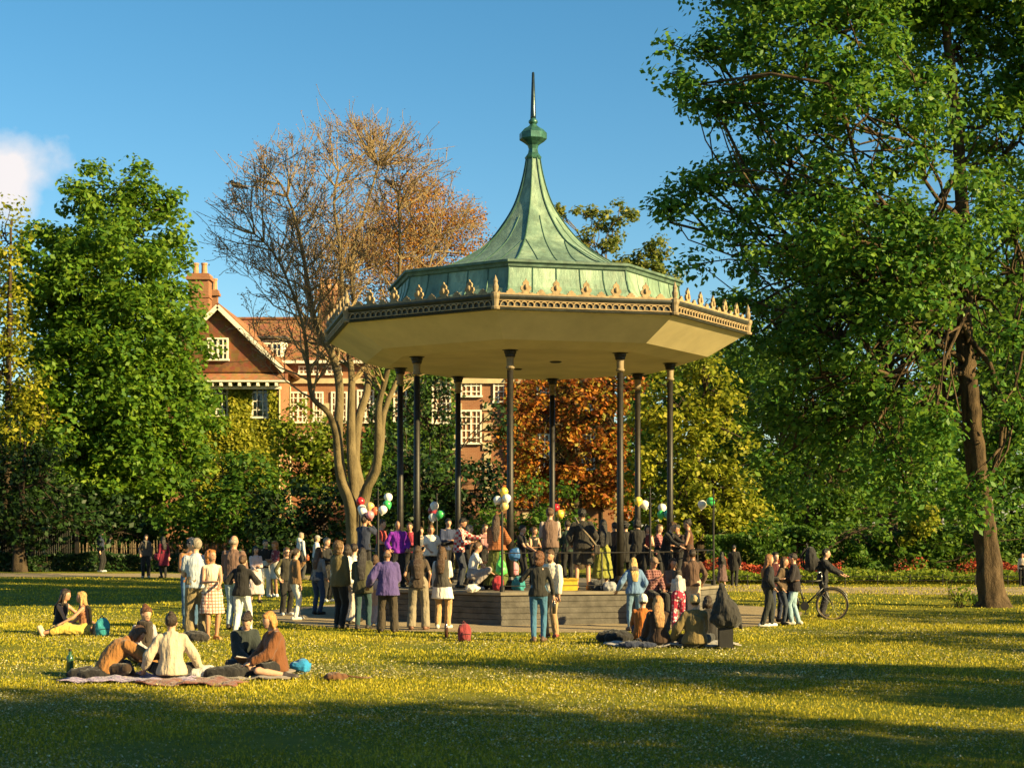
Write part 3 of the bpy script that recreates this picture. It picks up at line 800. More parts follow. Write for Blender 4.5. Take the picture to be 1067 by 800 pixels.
tree('dark_shrub','dark shaded shrubbery bush behind the bare tree foot',320,62.8,[(320,580),(320,550)],
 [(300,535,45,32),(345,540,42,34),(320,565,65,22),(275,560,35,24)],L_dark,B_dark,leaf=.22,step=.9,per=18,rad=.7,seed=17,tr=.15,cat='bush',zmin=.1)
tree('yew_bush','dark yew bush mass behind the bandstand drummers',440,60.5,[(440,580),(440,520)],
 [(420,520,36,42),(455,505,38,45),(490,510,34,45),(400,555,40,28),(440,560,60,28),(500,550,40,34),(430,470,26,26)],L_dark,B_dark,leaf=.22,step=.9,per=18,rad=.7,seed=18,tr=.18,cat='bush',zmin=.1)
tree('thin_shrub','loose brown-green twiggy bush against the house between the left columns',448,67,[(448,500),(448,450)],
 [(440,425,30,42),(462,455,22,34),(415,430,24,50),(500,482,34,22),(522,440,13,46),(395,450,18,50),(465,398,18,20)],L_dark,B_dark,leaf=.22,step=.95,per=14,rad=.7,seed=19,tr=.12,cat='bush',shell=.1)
tree('bay_bush','rounded dark green bush under the red creeper',562,58,[(562,590),(562,550)],
 [(555,530,28,36),(580,535,24,30),(540,560,30,28),(590,565,34,24),(520,555,24,30)],L_mid,B_dark,leaf=.18,step=.75,per=20,rad=.55,seed=20,tr=.15,cat='bush',zmin=.1)
tree('copper_beech','copper-red leaved tree glowing behind the bandstand columns',600,68.5,[(600,540),(602,470),(603,420)],
 [(555,430,28,42),(590,415,38,42),(630,425,34,44),(575,470,36,42),(620,475,36,42),(645,460,22,50),(600,510,42,30),(540,470,22,40),(650,400,22,30),(560,395,30,22),(655,510,20,30)],L_red,B_dark,leaf=.24,step=1.0,per=20,rad=.7,seed=21,tr=.25)
tree('golden_tree','sunlit yellow-green tree between the bandstand and the big right tree',730,57.5,[(730,580),(728,500),(726,440)],
 [(700,420,30,36),(735,405,30,40),(715,460,38,38),(760,445,32,42),(690,480,28,36),(735,505,48,34),(775,490,28,36),(700,525,34,28),(760,530,40,26),(680,440,16,34),(725,375,22,22),(665,500,22,34),(690,560,50,22),(740,560,50,24),(782,550,26,26)],L_yel,B_dark,leaf=.22,step=.88,per=21,rad=.65,seed=22,tr=.25,zmin=.1)
tree('gum_tree','tall grey-olive gum tree showing above the copper roof',634,95,[(634,420),(633,330),(632,270)],
 [(615,228,17,20),(648,220,15,22),(634,245,18,18),(680,255,19,22),(660,285,40,20),(606,250,12,14),(580,222,7,14),(690,290,24,20),(630,300,40,30)],L_euc,B_pale,leaf=.30,step=.95,per=22,rad=.6,seed=23,tr=.4,shell=.1)
tree('chestnut_tree','deep green tree filling the back of the lawn right of the golden tree',840,67,[(840,580),(842,480),(845,420)],
 [(800,440,36,50),(835,470,40,50),(810,505,36,40),(870,490,40,50),(845,535,50,30),(890,530,40,32),(820,390,50,40),(880,420,50,50)],L_mid,B_dark,leaf=.24,step=.95,per=20,rad=.72,seed=24,tr=.3)
tree('sycamore_tree','mid-green tree behind the right hedge with pale side branches',930,68,[(930,580),(932,480),(935,400)],
 [(920,470,40,50),(960,500,36,42),(905,530,36,30),(945,400,50,60),(985,455,40,60),(985,530,30,32),(940,550,40,20),(960,340,60,60)],L_right,B_dark,leaf=.24,step=1.0,per=19,rad=.75,seed=25,tr=.3)
tree('lime_tree','background tree behind the thick right trunk',1040,69,[(1040,580),(1040,480),(1040,400)],
 [(1020,470,36,50),(1060,450,40,60),(1040,530,40,36),(1075,530,36,40),(1040,370,55,60),(1090,380,60,90),(1120,500,50,60)],L_mid,B_dark,leaf=.24,step=1.0,per=19,rad=.75,seed=26,tr=.3)
tree('gold_shrub','small gold-leaved shrub shining among the dark right trees',965,54.5,[(965,590),(965,560)],
 [(962,540,17,16),(950,555,14,12)],L_yel,B_dark,leaf=.17,step=.6,per=20,rad=.4,seed=27,tr=.06,cat='bush')
tree('tall_backing_tree','tall shaded tree far behind the right lawn rising over the others',870,79,[(870,560),(872,420),(875,320)],
 [(800,350,60,60),(860,300,70,70),(930,280,80,80),(1000,320,80,80),(780,420,40,60),(1060,260,70,90)],L_mid,B_dark,leaf=.34,step=1.5,per=18,rad=1.1,seed=28,tr=.4)

tree('tall_backing_tree','dark tree standing far behind the gum and golden trees',760,74,[(760,560),(760,440)],
 [(700,400,50,40),(745,380,50,50),(790,430,50,60),(700,480,60,60),(760,500,60,50)],L_mid,B_dark,leaf=.34,step=1.5,per=18,rad=1.1,seed=29,tr=.3)
tree('shady_holly','low dark holly filling the gap under the right trees',830,54.8,[(830,590),(830,560)],
 [(805,560,30,26),(850,565,34,24),(900,565,40,24),(955,570,36,20),(1005,560,40,28),(1060,560,40,28)],L_mid,B_dark,leaf=.2,step=.85,per=20,rad=.6,seed=36,tr=.1,cat='bush')
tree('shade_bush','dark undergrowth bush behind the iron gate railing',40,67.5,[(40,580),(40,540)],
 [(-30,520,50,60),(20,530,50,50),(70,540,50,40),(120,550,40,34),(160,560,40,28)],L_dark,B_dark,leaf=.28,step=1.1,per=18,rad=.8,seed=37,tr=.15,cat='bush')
def far_wood():
    r=np.random.default_rng(77); N=60000
    X=r.uniform(-75,75,N); h=(8.0+2.2*np.sin(X*.21)+1.6*np.sin(X*.53+1)+1.0*np.sin(X*1.3))*np.where(X<-24,1.25,np.where(X<-4,.55,np.where(X>8,1.6,1))); Z=h*r.random(N)**.8; Y=103+5*r.random(N)+1.5*np.sin(X*.9+Z*.6)
    tag(quads_mesh('far_wood',leaves_at(np.stack([X,Y,Z],1),np.tile([0,-.6,.5],(N,1)),.75,r),L_mid),'far-off wood closing the view behind the park trees','wood',kind='stuff')
far_wood()
# --- hedge, flowers, ivy
def hedge(name,label,x0,x1,y0,y1,h,mleaf,leaf,N,seed,cat='hedge'):
    r=np.random.default_rng(seed); root=thing(name,label,cat,((x0+x1)/2,(y0+y1)/2,0))
    u=r.random(N); X=x0+(x1-x0)*r.random(N); top=h*(1+.10*np.sin(X*1.3)+.06*np.sin(X*3.1+1))
    Y=np.where(u<.6,y0+r.random(N)**2*.5,y0+(y1-y0)*r.random(N)); Z=np.where(u<.6,top*r.random(N),top*(1-r.random(N)**2*.3))
    Y=Y+.18*np.sin(X*2.2+Z*3)+.12*np.sin(X*5+Z*4)
    P=np.stack([X,Y,Z],1); nor=np.stack([0*X,-.6+0*X,.6+0*X],1)
    quads_mesh('foliage',leaves_at(P,nor,leaf,r)-np.array(root.location),mleaf,root)
    for i in range(int((x1-x0)/.9)):
        x=x0+.3+i*.9; m=MB(); m.tube([(x,(y0+y1)/2,-.05),(x+random.uniform(-.15,.15),(y0+y1)/2+random.uniform(-.3,.1),h*.85)],[.03,.012],5)
        o=m.build('stem',B_dark,root); o.matrix_parent_inverse=Matrix.Translation(-root.location)
    return root
hx=lambda px,Y:(px-CX)*Y/F
hedge('clipped_hedge','long clipped green hedge behind the red flower bed',hx(740,55),hx(1120,55),54.6,56.6,1.75,L_mid,.13,30000,31)
hedge('low_hedge','dark loose hedge along the shaded side of the far left path',hx(-60,63.6),hx(345,63.6),65.0,65.6,.75,L_dark,.16,9000,32)
def bed(name,label,x0,x1,y0,y1,h,mat,leaf,N,seed,cat,gaps=True):
    r=np.random.default_rng(seed); X=x0+(x1-x0)*r.random(N); Y=y0+(y1-y0)*r.random(N)
    if gaps:
        k=np.sin(X*.75+.8)+.6*np.sin(X*1.9)+r.normal(0,.25,N)>-.15; X=X[k];Y=Y[k]
    Z=h*(.35+.65*r.random(len(X)))*(1+.2*np.sin(X*2.7))
    return tag(quads_mesh(name,leaves_at(np.stack([X,Y,Z],1),np.tile([0,-.3,.7],(len(X),1)),leaf,r),mat),label,cat,kind='stuff')
M_redf=leafmat('red_petal',[(.06,.075,.012),(.20,.016,.012),(.33,.035,.018),(.40,.11,.03)],.2,.6)
bed('bed_foliage','low green bedding foliage in front of the hedge','foliage' and hx(690,53),hx(1120,53),51.2,54.4,.42,L_yel2,.13,14000,33,'bedding plants',False)
bed('red_flowers','bank of small red flowers below the hedge',hx(690,53),hx(1120,53),52.6,54.2,.75,M_redf,.09,10000,34,'flowers')
def ivy(name,label,x0,x1,z0,z1,y,mat,leaf,N,seed,holes=()):
    r=np.random.default_rng(seed); X=x0+(x1-x0)*r.random(N); Z=z0+(z1-z0)*r.random(N)
    edge=np.minimum(np.minimum(X-x0,x1-X),z1-Z); k=edge+r.normal(0,.3,N)+.35*np.sin(X*2)*np.sin(Z*1.7)>.15
    for a,b,c,d in holes: k&=~((X>a)&(X<b)&(Z>c)&(Z<d))
    X=X[k];Z=Z[k]; n=len(X); Y=y-.05-.30*r.random(n)-.12*np.sin(X*2.1+Z)
    root=thing(name,label,'climbing plant',((x0+x1)/2,y,0))
    quads_mesh('foliage',leaves_at(np.stack([X,Y,Z],1),np.tile([0,-1,.35],(n,1)),leaf,r)-np.array(root.location),mat,root)
    m=MB()
    for i in range(5): m.tube([(x0+(x1-x0)*(i+.5)/5,y-.06,-.1),(x0+(x1-x0)*(i+.4)/5,y-.06,z1*.5),(x0+(x1-x0)*(i+.7)/5,y-.06,z1*.9)],[.06,.04,.015],5)
    o=m.build('stems',B_dark,root); o.matrix_parent_inverse=Matrix.Translation(-root.location)
def zz(py,Y): return HC+(YH-py)*Y/F
ivy('wall_creeper','yellow-green creeper covering the gabled house wall',hx(206,WY),hx(291,WY),1.5,zz(392,WY),WY+.3,L_yel,.22,15000,41,[(hx(218,WY),hx(239,WY),zz(435,WY),zz(393,WY)),(hx(262,WY),hx(280,WY),zz(436,WY),zz(400,WY))])
ivy('green_creeper','dark green creeper on the long brick house left of the red creeper',hx(378,MY),hx(476,MY),1,zz(384,MY),MY,L_mid,.26,9000,43,[(hx(a,MY),hx(b,MY),zz(d,MY),zz(c,MY)) for a,b,c,d in ((372,391,405,442),(409,425,405,441),(449,471,397,443))])
ivy('red_creeper','orange-red creeper on the long brick house between its windows',hx(526,MY),hx(640,MY),3,zz(385,MY),MY,L_red,.22,15000,42,[(hx(a,MY),hx(b,MY),zz(d,MY),zz(c,MY)) for a,b,c,d in ((558,575,401,429),(556,574,451,493),(605,621,401,429),(605,621,451,491))])

# --- bare multi-stemmed tree
def bare_tree():
    r=np.random.default_rng(5); Y0=52.0
    root=thing('bare_tree','bare multi-stemmed tree with budding twigs left of the bandstand','tree',(at(371,0,Y0).x,Y0,0))
    loc=Vector(root.location); m=MB(); mt=MB(); tips=[]
    stems=[
     ([(371,600),(366,530),(354,495),(350,455),(342,430),(326,415),(321,385),(317,345),(303,300),(284,262),(258,238)],.17,-1.5),
     ([(371,600),(367,535),(356,500),(352,455),(354,405),(346,370),(330,340),(322,305),(316,266),(305,219),(286,180),(268,150)],.26,-.5),
     ([(371,600),(370,525),(366,470),(366,420),(366,385),(358,330),(354,255),(348,211),(354,164),(345,128)],.24,.5),
     ([(371,600),(376,520),(370,480),(374,435),(384,397),(374,340),(367,298),(369,258),(385,205),(398,160),(405,140)],.24,1.2),
     ([(371,600),(378,522),(392,490),(394,455),(395,420),(404,385),(412,330),(417,270),(415,200)],.22,-1.0),
     ([(371,600),(380,520),(396,470),(400,430),(420,380),(436,320),(452,262),(470,215),(488,196)],.20,1.0)]
    segs=0
    def inside(v,f=1.0):
        px=CX+v.x*F/v.y; py=YH-(v.z-HC)*F/v.y
        return ((px-362)/(150*f))**2+((py-285)/((162 if py<285 else 165)*f))**2<1
    def grow(p,d,L,rad,lev):
        nonlocal segs,lim
        if lev>5 or segs>lim: return
        k=4; pts=[p]; q=p.copy(); dd=d.copy()
        for i in range(k):
            dd=(dd+Vector(r.normal(size=3))*.16+Vector((0,0,.07))).normalized(); q=q+dd*L/k; pts.append(q.copy())
        rr=[max(.0085,rad*(1-.65*i/k)) for i in range(k+1)]
        mt.tube([x-loc for x in pts],rr,4 if lev>1 else 5,cap=False); segs+=k
        if not inside(q): lev=9
        tips.append((pts[-1],lev))
        if lev>=2: tips.append((pts[2],lev)); tips.append((pts[3],lev))
        if lev<5:
            nb=int(r.integers(2,4)) if lev<3 else int(r.integers(1,4))
            for j in range(nb):
                f=int(r.integers(1,k+1)); b=pts[f]; ax=Vector(r.normal(size=3)); ax.normalize()
                nd=(dd+ (ax-dd*ax.dot(dd)).normalized()*r.uniform(.45,.95)).normalized()
                grow(b,nd,L*r.uniform(.5,.78),rr[f]*.62,lev+1)
    lim=0
    for pl,rad,dy in stems:
        lim+=6500
        pts=[]
        for i,(px,py) in enumerate(pl):
            f=i/(len(pl)-1); pts.append(at(px,py,Y0+dy*f*3.0))
        pts[0].z=-.1
        # smooth
        fine=[]
        for i in range(len(pts)-1):
            for j in range(3):
                a=pts[max(i-1,0)];b=pts[i];c=pts[i+1];e=pts[min(i+2,len(pts)-1)];f=j/3
                fine.append(.5*((2*b)+(-a+c)*f+(2*a-5*b+4*c-e)*f*f+(-a+3*b-3*c+e)*f**3))
        fine.append(pts[-1]); n=len(fine)
        fine=[p for p in fine if p.z<8 or inside(p,.74)]; n=len(fine)
        rr=[rad*(1-.86*(i/(n-1))**.8)+(.10*max(0,1-i/4) if i<4 else 0) for i in range(n)]
        m.tube([x-loc for x in fine],rr,10)
        for i in [n-1]+[n-1-((j*7)%int(n*.55)) for j in range(1,int(n*.55))]:
            if fine[i].z<6.2: continue
            if not inside(fine[i]): continue
            for _ in range(2 if i<n-2 else 5):
                t=(fine[min(i+1,n-1)]-fine[i-1]).normalized(); ax=Vector(r.normal(size=3)*np.array([1.25,.8,.45]))
                d=(t*.65+(ax-t*ax.dot(t)).normalized()*r.uniform(.55,1.0)).normalized()
                if d.z<-.1: d.z=.05
                grow(fine[i],d,r.uniform(1.3,2.3)*(.75 if pl[-1][0]>410 else 1),max(.03,rr[i]*.5),1)
    mt.build('branches',bark('twig_bark',(.16,.115,.055),(.42,.31,.16),3,.4),root,smooth=True)
    m.build('trunk',B_pale,root,smooth=True)
    P=[];
    for p,lev in tips:
        for _ in range(1): P.append(p+Vector(r.normal(size=3))*.07)
    P=np.array(P); quads_mesh('buds',leaves_at(P,np.tile([0,0,.5],(len(P),1)),.06,r)-np.array(loc),L_bud,root)
bare_tree()
tree('budding_tree','orange-budding tree glowing behind the bare tree',448,96,[(448,500),(446,400),(440,320),(436,260)],
 [(432,225,48,42),(465,245,40,40),(420,265,50,36),(480,222,24,28),(400,240,38,44),(455,290,50,26),(410,300,40,26),(492,250,20,26),(370,270,40,50),(440,200,30,22),(350,310,40,30)],L_ora,B_pale,leaf=.17,step=1.05,per=18,rad=1.0,seed=51,tr=.3,shell=.05)

# --- plants round the foot of the right tree
def tuftplant(name,label,px,py,n,h,mat,seed,spread=.3):
    r=np.random.default_rng(seed); p=gp(px,py); root=thing(name,label,'plant',p); m=MB(); P=[];N=[]
    for i in range(n):
        a=r.random()*2*PI; e=Vector((math.cos(a)*spread*r.random(),math.sin(a)*spread*r.random(),h*(.6+.5*r.random())))
        m.tube([(e.x*.2,e.y*.2,-.01),(e.x*.6,e.y*.6,e.z*.6),e],[.008,.006,.003],4)
        for j in range(9):
            f=.25+.75*j/9; P.append(e*f+Vector(r.normal(size=3))*.05); N.append((math.cos(a),math.sin(a),.6))
    m.build('stems',B_dark,root); quads_mesh('leaves',leaves_at(np.array(P),np.array(N),.10,r),mat,root)
tuftplant('sucker_plant','leafy sucker plant growing left of the thick right trunk',1000,633,14,.55,L_yel2,61,.5)
tuftplant('sucker_plant','lowest dark weedy tuft against the foot of the thick right trunk',1018,630,12,.38,L_mid,62,.45)
tuftplant('sucker_plant','tall thin single-stemmed weed left of the thick right trunk',990,625,3,.8,L_yel2,63,.12)

# --- trees standing outside the picture at the right; their shade lies across the lawn
def shade_tree(name,label,n_,s_,zc,rx,rz,seed,leaf=.26,step=1.0,per=16,rad=.75,dscale=1,dens=3.2):
    p=Vector((-SH.y*n_+SH.x*s_,SH.x*n_+SH.y*s_,0)); r=np.random.default_rng(seed)
    root=thing(name,label,'tree',p); m=MB()
    m.tube([(0,0,-.1),(.1,0,zc*.5),(0,.1,zc+rz*.6)],[.32,.24,.06],10)
    vol=4.19*rx*rx*rz; k=int(vol/step**3); d=rand_unit(r,k); q=(.2+.8*r.random(k))**.5
    C=d*q[:,None]*np.array([rx,rx*dscale,rz])+np.array([0,0,zc])
    for c in C[:26]: limb(m,Vector((0,0,zc*.45+r.random()*zc*.5)),Vector(c),.07,.015,r,.1,5,5)
    m.build('trunk',B_dark,root); V=clump_leaves(C,rad,per*dens*1.5,leaf,r); V[:,2]=np.maximum(V[:,2],.05); quads_mesh('crown',V,L_mid,root)
shade_tree('lawn_tree','broad leafy tree beyond the right edge shading the near lawn',11.2,15,6.8,4.6,5.8,71,step=1.0)
shade_tree('lawn_tree','second broad tree beyond the right edge close to the camera',2.8,15,6.8,4.6,5.8,72,step=1.0)
shade_tree('lawn_tree','small round tree beyond the right edge laying a narrow shade band',19.9,10,4.5,2.35,4.2,73,step=.85)
shade_tree('lawn_tree','thin open tree beyond the right edge dappling the far lawn',27.6,13,6.6,2.6,2.2,74,step=1.0,per=7,dens=2.6)
shade_tree('lawn_tree','sparse open tree beyond the right edge near the far path',34.6,13,6.8,3.2,2.4,75,step=1.0,per=7,dens=2.6)
shade_tree('lawn_tree','open-crowned tree beyond the right edge past the thick trunk',42.5,14,7.0,3.4,2.6,76,step=1.0,per=7,dens=2.6)
# ================================================================== people
_def=[]     # meshes to fuse into one surface at the end
TEX={}
def tex(sc):
    if sc not in TEX:
        q=bpy.data.textures.new('folds','CLOUDS'); q.noise_scale=sc; q.noise_depth=2; TEX[sc]=q
    return TEX[sc]
def fuse(mb,name,mat,parent,voxel=.018,it=3,disp=0,dsc=.12,extra=None):
    o=mb.build(name,mat,parent)
    m=o.modifiers.new('r','REMESH'); m.mode='VOXEL'; m.voxel_size=voxel; m.use_smooth_shade=True
    if it:
        s_=o.modifiers.new('s','SMOOTH'); s_.factor=.5; s_.iterations=it
    if disp:
        d=o.modifiers.new('d','DISPLACE'); d.texture=tex(dsc); d.strength=disp; d.mid_level=.5; d.texture_coords='LOCAL'
    _def.append((o,extra)); return o
def fuse_all():
    bpy.context.view_layer.update()
    dg=bpy.context.evaluated_depsgraph_get()
    for o,extra in _def:
        ev=o.evaluated_get(dg); me=bpy.data.meshes.new_from_object(ev,depsgraph=dg)
        old=o.data; nm=old.name; o.modifiers.clear(); o.data=me; bpy.data.meshes.remove(old); me.name=nm
        if extra is not None and extra.v:
            bm=bmesh.new(); bm.from_mesh(me); vs=[bm.verts.new(v) for v in extra.v]
            for f in extra.f:
                try: bm.faces.new([vs[i] for i in f])
                except ValueError: pass
            bm.to_mesh(me); bm.free()
        me.polygons.foreach_set('use_smooth',[True]*len(me.polygons)); me.update()
SKIN={'l':(.50,.29,.19),'m':(.40,.21,.125),'t':(.27,.135,.075),'d':(.085,.042,.025)}
_sk={}
def skinmat(k):
    if k not in _sk:
        t=NT('skin'); c=SKIN[k]
        t.l if 0 else None
        cc=t.mix(t.noise(6,3),tuple(x*.85 for x in c),c)
        _sk[k]=t.done(t.prin(cc,.5,0,.4,**{'Subsurface Weight':.08,'Subsurface Scale':.02}))
    return _sk[k]
_hm={}
def hairmat(c):
    if c not in _hm:
        t=NT('hair'); mp=t.n('ShaderNodeMapping'); mp.inputs['Scale'].default_value=(1,1,.12); t.l(t.coord(),mp.inputs['Vector'])
        n=t.noise(75,4,.7,mp.outputs[0])
        cc=t.ramp(n,[(.33,tuple(x*.35 for x in c)),(.68,tuple(min(1,x*1.7) for x in c))])
        _hm[c]=t.done(t.prin(cc,.5,0,.4,normal=t.bump(n,.02,1.0)))
    return _hm[c]
M_eye=plain((.02,.015,.012),.3,name='eye')
M_mouth=plain((.25,.07,.06),.6,name='lip')
def ik(a,c,l1,l2,pole):
    a=Vector(a);c=Vector(c); d=c-a; L=d.length
    mx=(l1+l2)*.995
    if L>mx: c=a+d*(mx/L); d=c-a; L=mx
    t=d/L; x=(l1*l1-l2*l2+L*L)/(2*L); h=math.sqrt(max(0,l1*l1-x*x))
    p=Vector(pole); p=p-t*p.dot(t); p.normalize()
    return a+t*x+p*h, c
HAND={ # hand target from the shoulder: out, forward, up
 'down':(.05,.05,-.53),'down2':(.09,-.02,-.52),'hip':(.06,.12,-.40),'front':(-.10,.28,-.26),'chest':(-.12,.26,-.12),'cross':(-.22,.22,-.20),
 'phone':(-.08,.33,-.06),'face':(-.10,.22,.08),'reach':(.02,.48,-.15),'up':(.04,.34,.20),'lap':(-.08,.34,-.36),'ground':(.10,.20,-.50),'back':(-.02,-.22,-.42),
 'knee':(.02,.36,-.38),'side':(.22,.12,-.42),'drink':(-.02,.30,.02),'pocket':(.07,.06,-.44),'far':(.10,.42,-.30)}
LEGS={ # knee, ankle (out, forward, up) for each side, pelvis height
 'cross':(.13,((.30,.26,.17),(-.10,.33,.07)),((.30,.26,.17),(-.16,.22,.06))),
 'long':(.12,((.11,.42,.15),(.09,.84,.07)),((.12,.41,.19),(.10,.80,.07))),
 'kneesup':(.12,((.14,.33,.46),(.12,.50,.08)),((.16,.35,.43),(.13,.52,.08))),
 'side':(.13,((.22,.36,.12),(.36,.06,.07)),((-.02,.38,.14),(.10,.10,.07))),
 'kneel':(.27,((.13,.30,.07),(.12,-.12,.06)),((.13,.30,.07),(.12,-.12,.06))),
 'squat':(.33,((.20,.36,.47),(.14,.02,.09)),((.20,.36,.47),(.14,.02,.09))),
 'perch':(.55,((.12,.40,.50),(.12,.42,.08)),((.12,.38,.50),(.12,.36,.08)))}
def person(label,px,fy,hy=None,yaw=180,H=None,Y=None,z0=0.0,sex='f',legs='stand',stance=.09,step=(0,0),lean=3,slean=0,twist=0,
           arms=('down','down'),hp=8,hyaw=0,skin='l',hair=('short',(.03,.02,.012)),top=None,over=None,bottom=None,shoes=(.03,.025,.02),
           hat=None,scarf=None,beard=None,group=None,glasses=None,name='person'):
    if Y is None: Y=F*HC/(fy-YH)
    X=(px-CX)*Y/F
    if H is None:
        zt=HC+(YH-hy)*Y/F; H=zt-z0
        H=max(1.0,min(1.90,H*1.005))
    k=H/1.75
    loc=Vector((X,Y,z0)); yw=R(yaw)
    rp=random.Random(label); hyaw+=rp.uniform(-13,13); slean+=rp.uniform(-2.5,2.5); hp+=rp.uniform(-4,6); step=(step[0]+rp.uniform(-.05,.05),step[1]+rp.uniform(-.05,.05)); stance+=rp.uniform(-.015,.03)
    W=.97 if sex=='m' else .85; HW=1.0 if sex=='m' else 1.04
    fw=Vector((0,-1,0)); up=Vector((0,0,1)); rt=Vector((1,0,0))   # local: faces -Y, its left is +X
    seated=legs not in('stand',)
    # ---- legs
    J={}
    if not seated:
        pz=.93
        for i,s in ((0,1),(1,-1)):
            hip=Vector((s*.085*HW,0,pz-.02))
            an=Vector((s*stance,-step[i],.085))
            dz=(hip-an).length
            kn,an2=ik(hip,an,.43,.42,(s*.12,-1,0)); an=an2
            J['hip',i]=hip;J['knee',i]=kn;J['ank',i]=an
        low=min(J['ank',0].z,J['ank',1].z)-.085
        if low>0:
            pz-=low
            for q in list(J): J[q]=J[q]-Vector((0,0,low))
    else:
        sp=LEGS[legs]; pz=sp[0]
        for i,s in ((0,1),(1,-1)):
            kx,kf,kz=sp[1+i][0]; axx,af,az=sp[1+i][1]
            J['hip',i]=Vector((s*.085*HW,0,pz)); J['knee',i]=Vector((s*kx,-kf,kz)); J['ank',i]=Vector((s*axx,-af,az))
            # keep the bone lengths
            d=J['knee',i]-J['hip',i]; J['knee',i]=J['hip',i]+d*min(1,.44/d.length)
            d=J['ank',i]-J['knee',i]; J['ank',i]=J['knee',i]+d*min(1.15,.42/d.length)
            J['ank',i].z=max(.06,J['ank',i].z)
    # ---- spine
    P=Vector((0,0,pz)); ln=R(lean); sl=R(slean)
    pts=[];N=22;q=P.copy()
    for i in range(N+1):
        t_=.55*i/N; a=ln*min(1,(t_+.05)/.36); b=sl*min(1,(t_+.05)/.36)
        u=Vector((math.sin(b),-math.sin(a),math.cos(a)*math.cos(b))).normalized()
        tw=R(twist)*min(1,t_/.4)
        x=Vector((math.cos(tw),math.sin(tw),0)); x=(x-u*x.dot(u)).normalized(); y=u.cross(x)   # y points backwards (+Y)
        pts.append((t_,q.copy(),u,x,y)); q=q+u*(.55/N)
    def S(t_):
        if t_<0: 
            _,p,u,x,y=pts[0]; return p+u*t_,u,x,y
        i=min(N,int(round(t_/.55*N))); _,p,u,x,y=pts[i]; return p,u,x,y
    def ring(t_,wx,wy,off=0): 
        p,u,x,y=S(t_); return (p+y*off)*k, x*wx*k, y*wy*k
    pN,uN,xN,yN=S(.53)
    hd=R(lean*.45+hp*.5); nd=Vector((math.sin(sl*.6),-math.sin(hd),math.cos(hd))).normalized()
    hpit=R(hp); hyr=R(hyaw)+R(twist)
    hf=Vector((math.sin(hyr)*math.cos(hpit),-math.cos(hyr)*math.cos(hpit),-math.sin(hpit)))
    hr=Vector((math.cos(hyr),math.sin(hyr),0)); hu=hr.cross(-hf)*1.0
    if hu.z<0: hu=-hu
    hc=pN+nd*.145-yN*.012
    Mh=Matrix((hr,-hf,hu)).transposed()       # columns: right, back, up
    def HP(a,b,c): return (hc+hr*a-hf*b*(-1)*-1+hu*c) if False else (hc+hr*a+hf*b+hu*c)
    # ---- arms
    sh={};el={};wr={}
    for i,s in ((0,1),(1,-1)):
        p,u,x,y=S(.445); sh[i]=p+x*(s*.172*W)
        o=arms[i]; o=HAND[o] if isinstance(o,str) else o
        fwd=Vector((0,-1,0)); 
        f2=Vector((math.sin(R(twist)),-math.cos(R(twist)),0)); r2=Vector((math.cos(R(twist)),math.sin(R(twist)),0))
        tg=sh[i]+r2*(s*o[0])+f2*o[1]+up*o[2]
        if tg.z<.05: tg.z=.05
        el[i],wr[i]=ik(sh[i],tg,.285,.25,r2*(s*.55)-f2*.7+up*-.55)
        if el[i].z<.06: el[i].z=.06
    # ---- the body, one fused surface
    b=MB(); sk=lambda v:Vector(v)*k
    tor=[(-.09,.10*HW,.08),(-.04,.155*HW,.105),(.03,.165*HW,.112),(.14,.132*W+.006,.092),(.24,.145*W,.102),(.34,.166*W,.112),(.42,.175*W,.098),(.47,.145*W,.075),(.51,.075,.062),(.55,.052,.055)]
    b.loft([ring(*q_) for q_ in tor],14)
    b.cap(sk(pN-uN*.03),sk(hc-hu*.05-hf*-.0),.056*k,.054*k)
    b.ell(sk(hc),(.074*k,.095*k,.115*k),12,9,rot=Mh)
    b.ell(sk(HP(0,.022,-.055)),(.056*k,.068*k,.068*k),10,7,rot=Mh)
    b.ell(sk(HP(0,.095,-.015)),(.013*k,.020*k,.026*k),8,6,rot=Mh)
    b.ell(sk(HP(0,.088,-.072)),(.024*k,.012*k,.014*k),8,6,rot=Mh)
    for s in (1,-1): b.ell(sk(HP(s*.075,-.005,-.01)),(.014*k,.022*k,.034*k),8,6,rot=Mh)
    hx_=MB()
    for i,s in ((0,1),(1,-1)):
        b.cap(sk(sh[i]),sk(el[i]),.052*k*W,.040*k*W); b.cap(sk(el[i]),sk(wr[i]),.040*k*W,.027*k*W)
        d=(wr[i]-el[i]).normalized()
        pc=wr[i]+d*.05; sd=d.cross(Vector((0,0,1)) if abs(d.z)<.8 else Vector((0,1,0))).normalized(); nn=d.cross(sd)
        b.loft([(sk(wr[i]-d*.01),sd*.027*k,nn*.022*k),(sk(wr[i]+d*.035),sd*.040*k,nn*.020*k),(sk(wr[i]+d*.085),sd*.041*k,nn*.016*k),(sk(wr[i]+d*.10),sd*.03*k,nn*.012*k)],10)
        for j,(o_,L_) in enumerate(((-.032,.066),(-.011,.078),(.011,.073),(.031,.058))):
            a0=wr[i]+d*.085+sd*o_; c_=nn*(-.018 if s>0 else -.018); a1=a0+d*L_*.55; a2=a0+d*L_*.85+c_
            hx_.tube([sk(a0),sk(a1),sk(a2)],[.0095*k,.009*k,.007*k],6)
        a0=wr[i]+d*.03-sd*.033; hx_.tube([sk(a0),sk(a0+d*.025-sd*.028),sk(a0+d*.06-sd*.034+nn*-.01)],[.011*k,.010*k,.008*k],6)
        b.cap(sk(J['hip',i]),sk(J['knee',i]),.080*k*HW,.053*k); b.cap(sk(J['knee',i]),sk(J['knee',i].lerp(J['ank',i],.3)),.050*k,.054*k); b.cap(sk(J['knee',i].lerp(J['ank',i],.3)),sk(J['ank',i]),.054*k,.034*k)
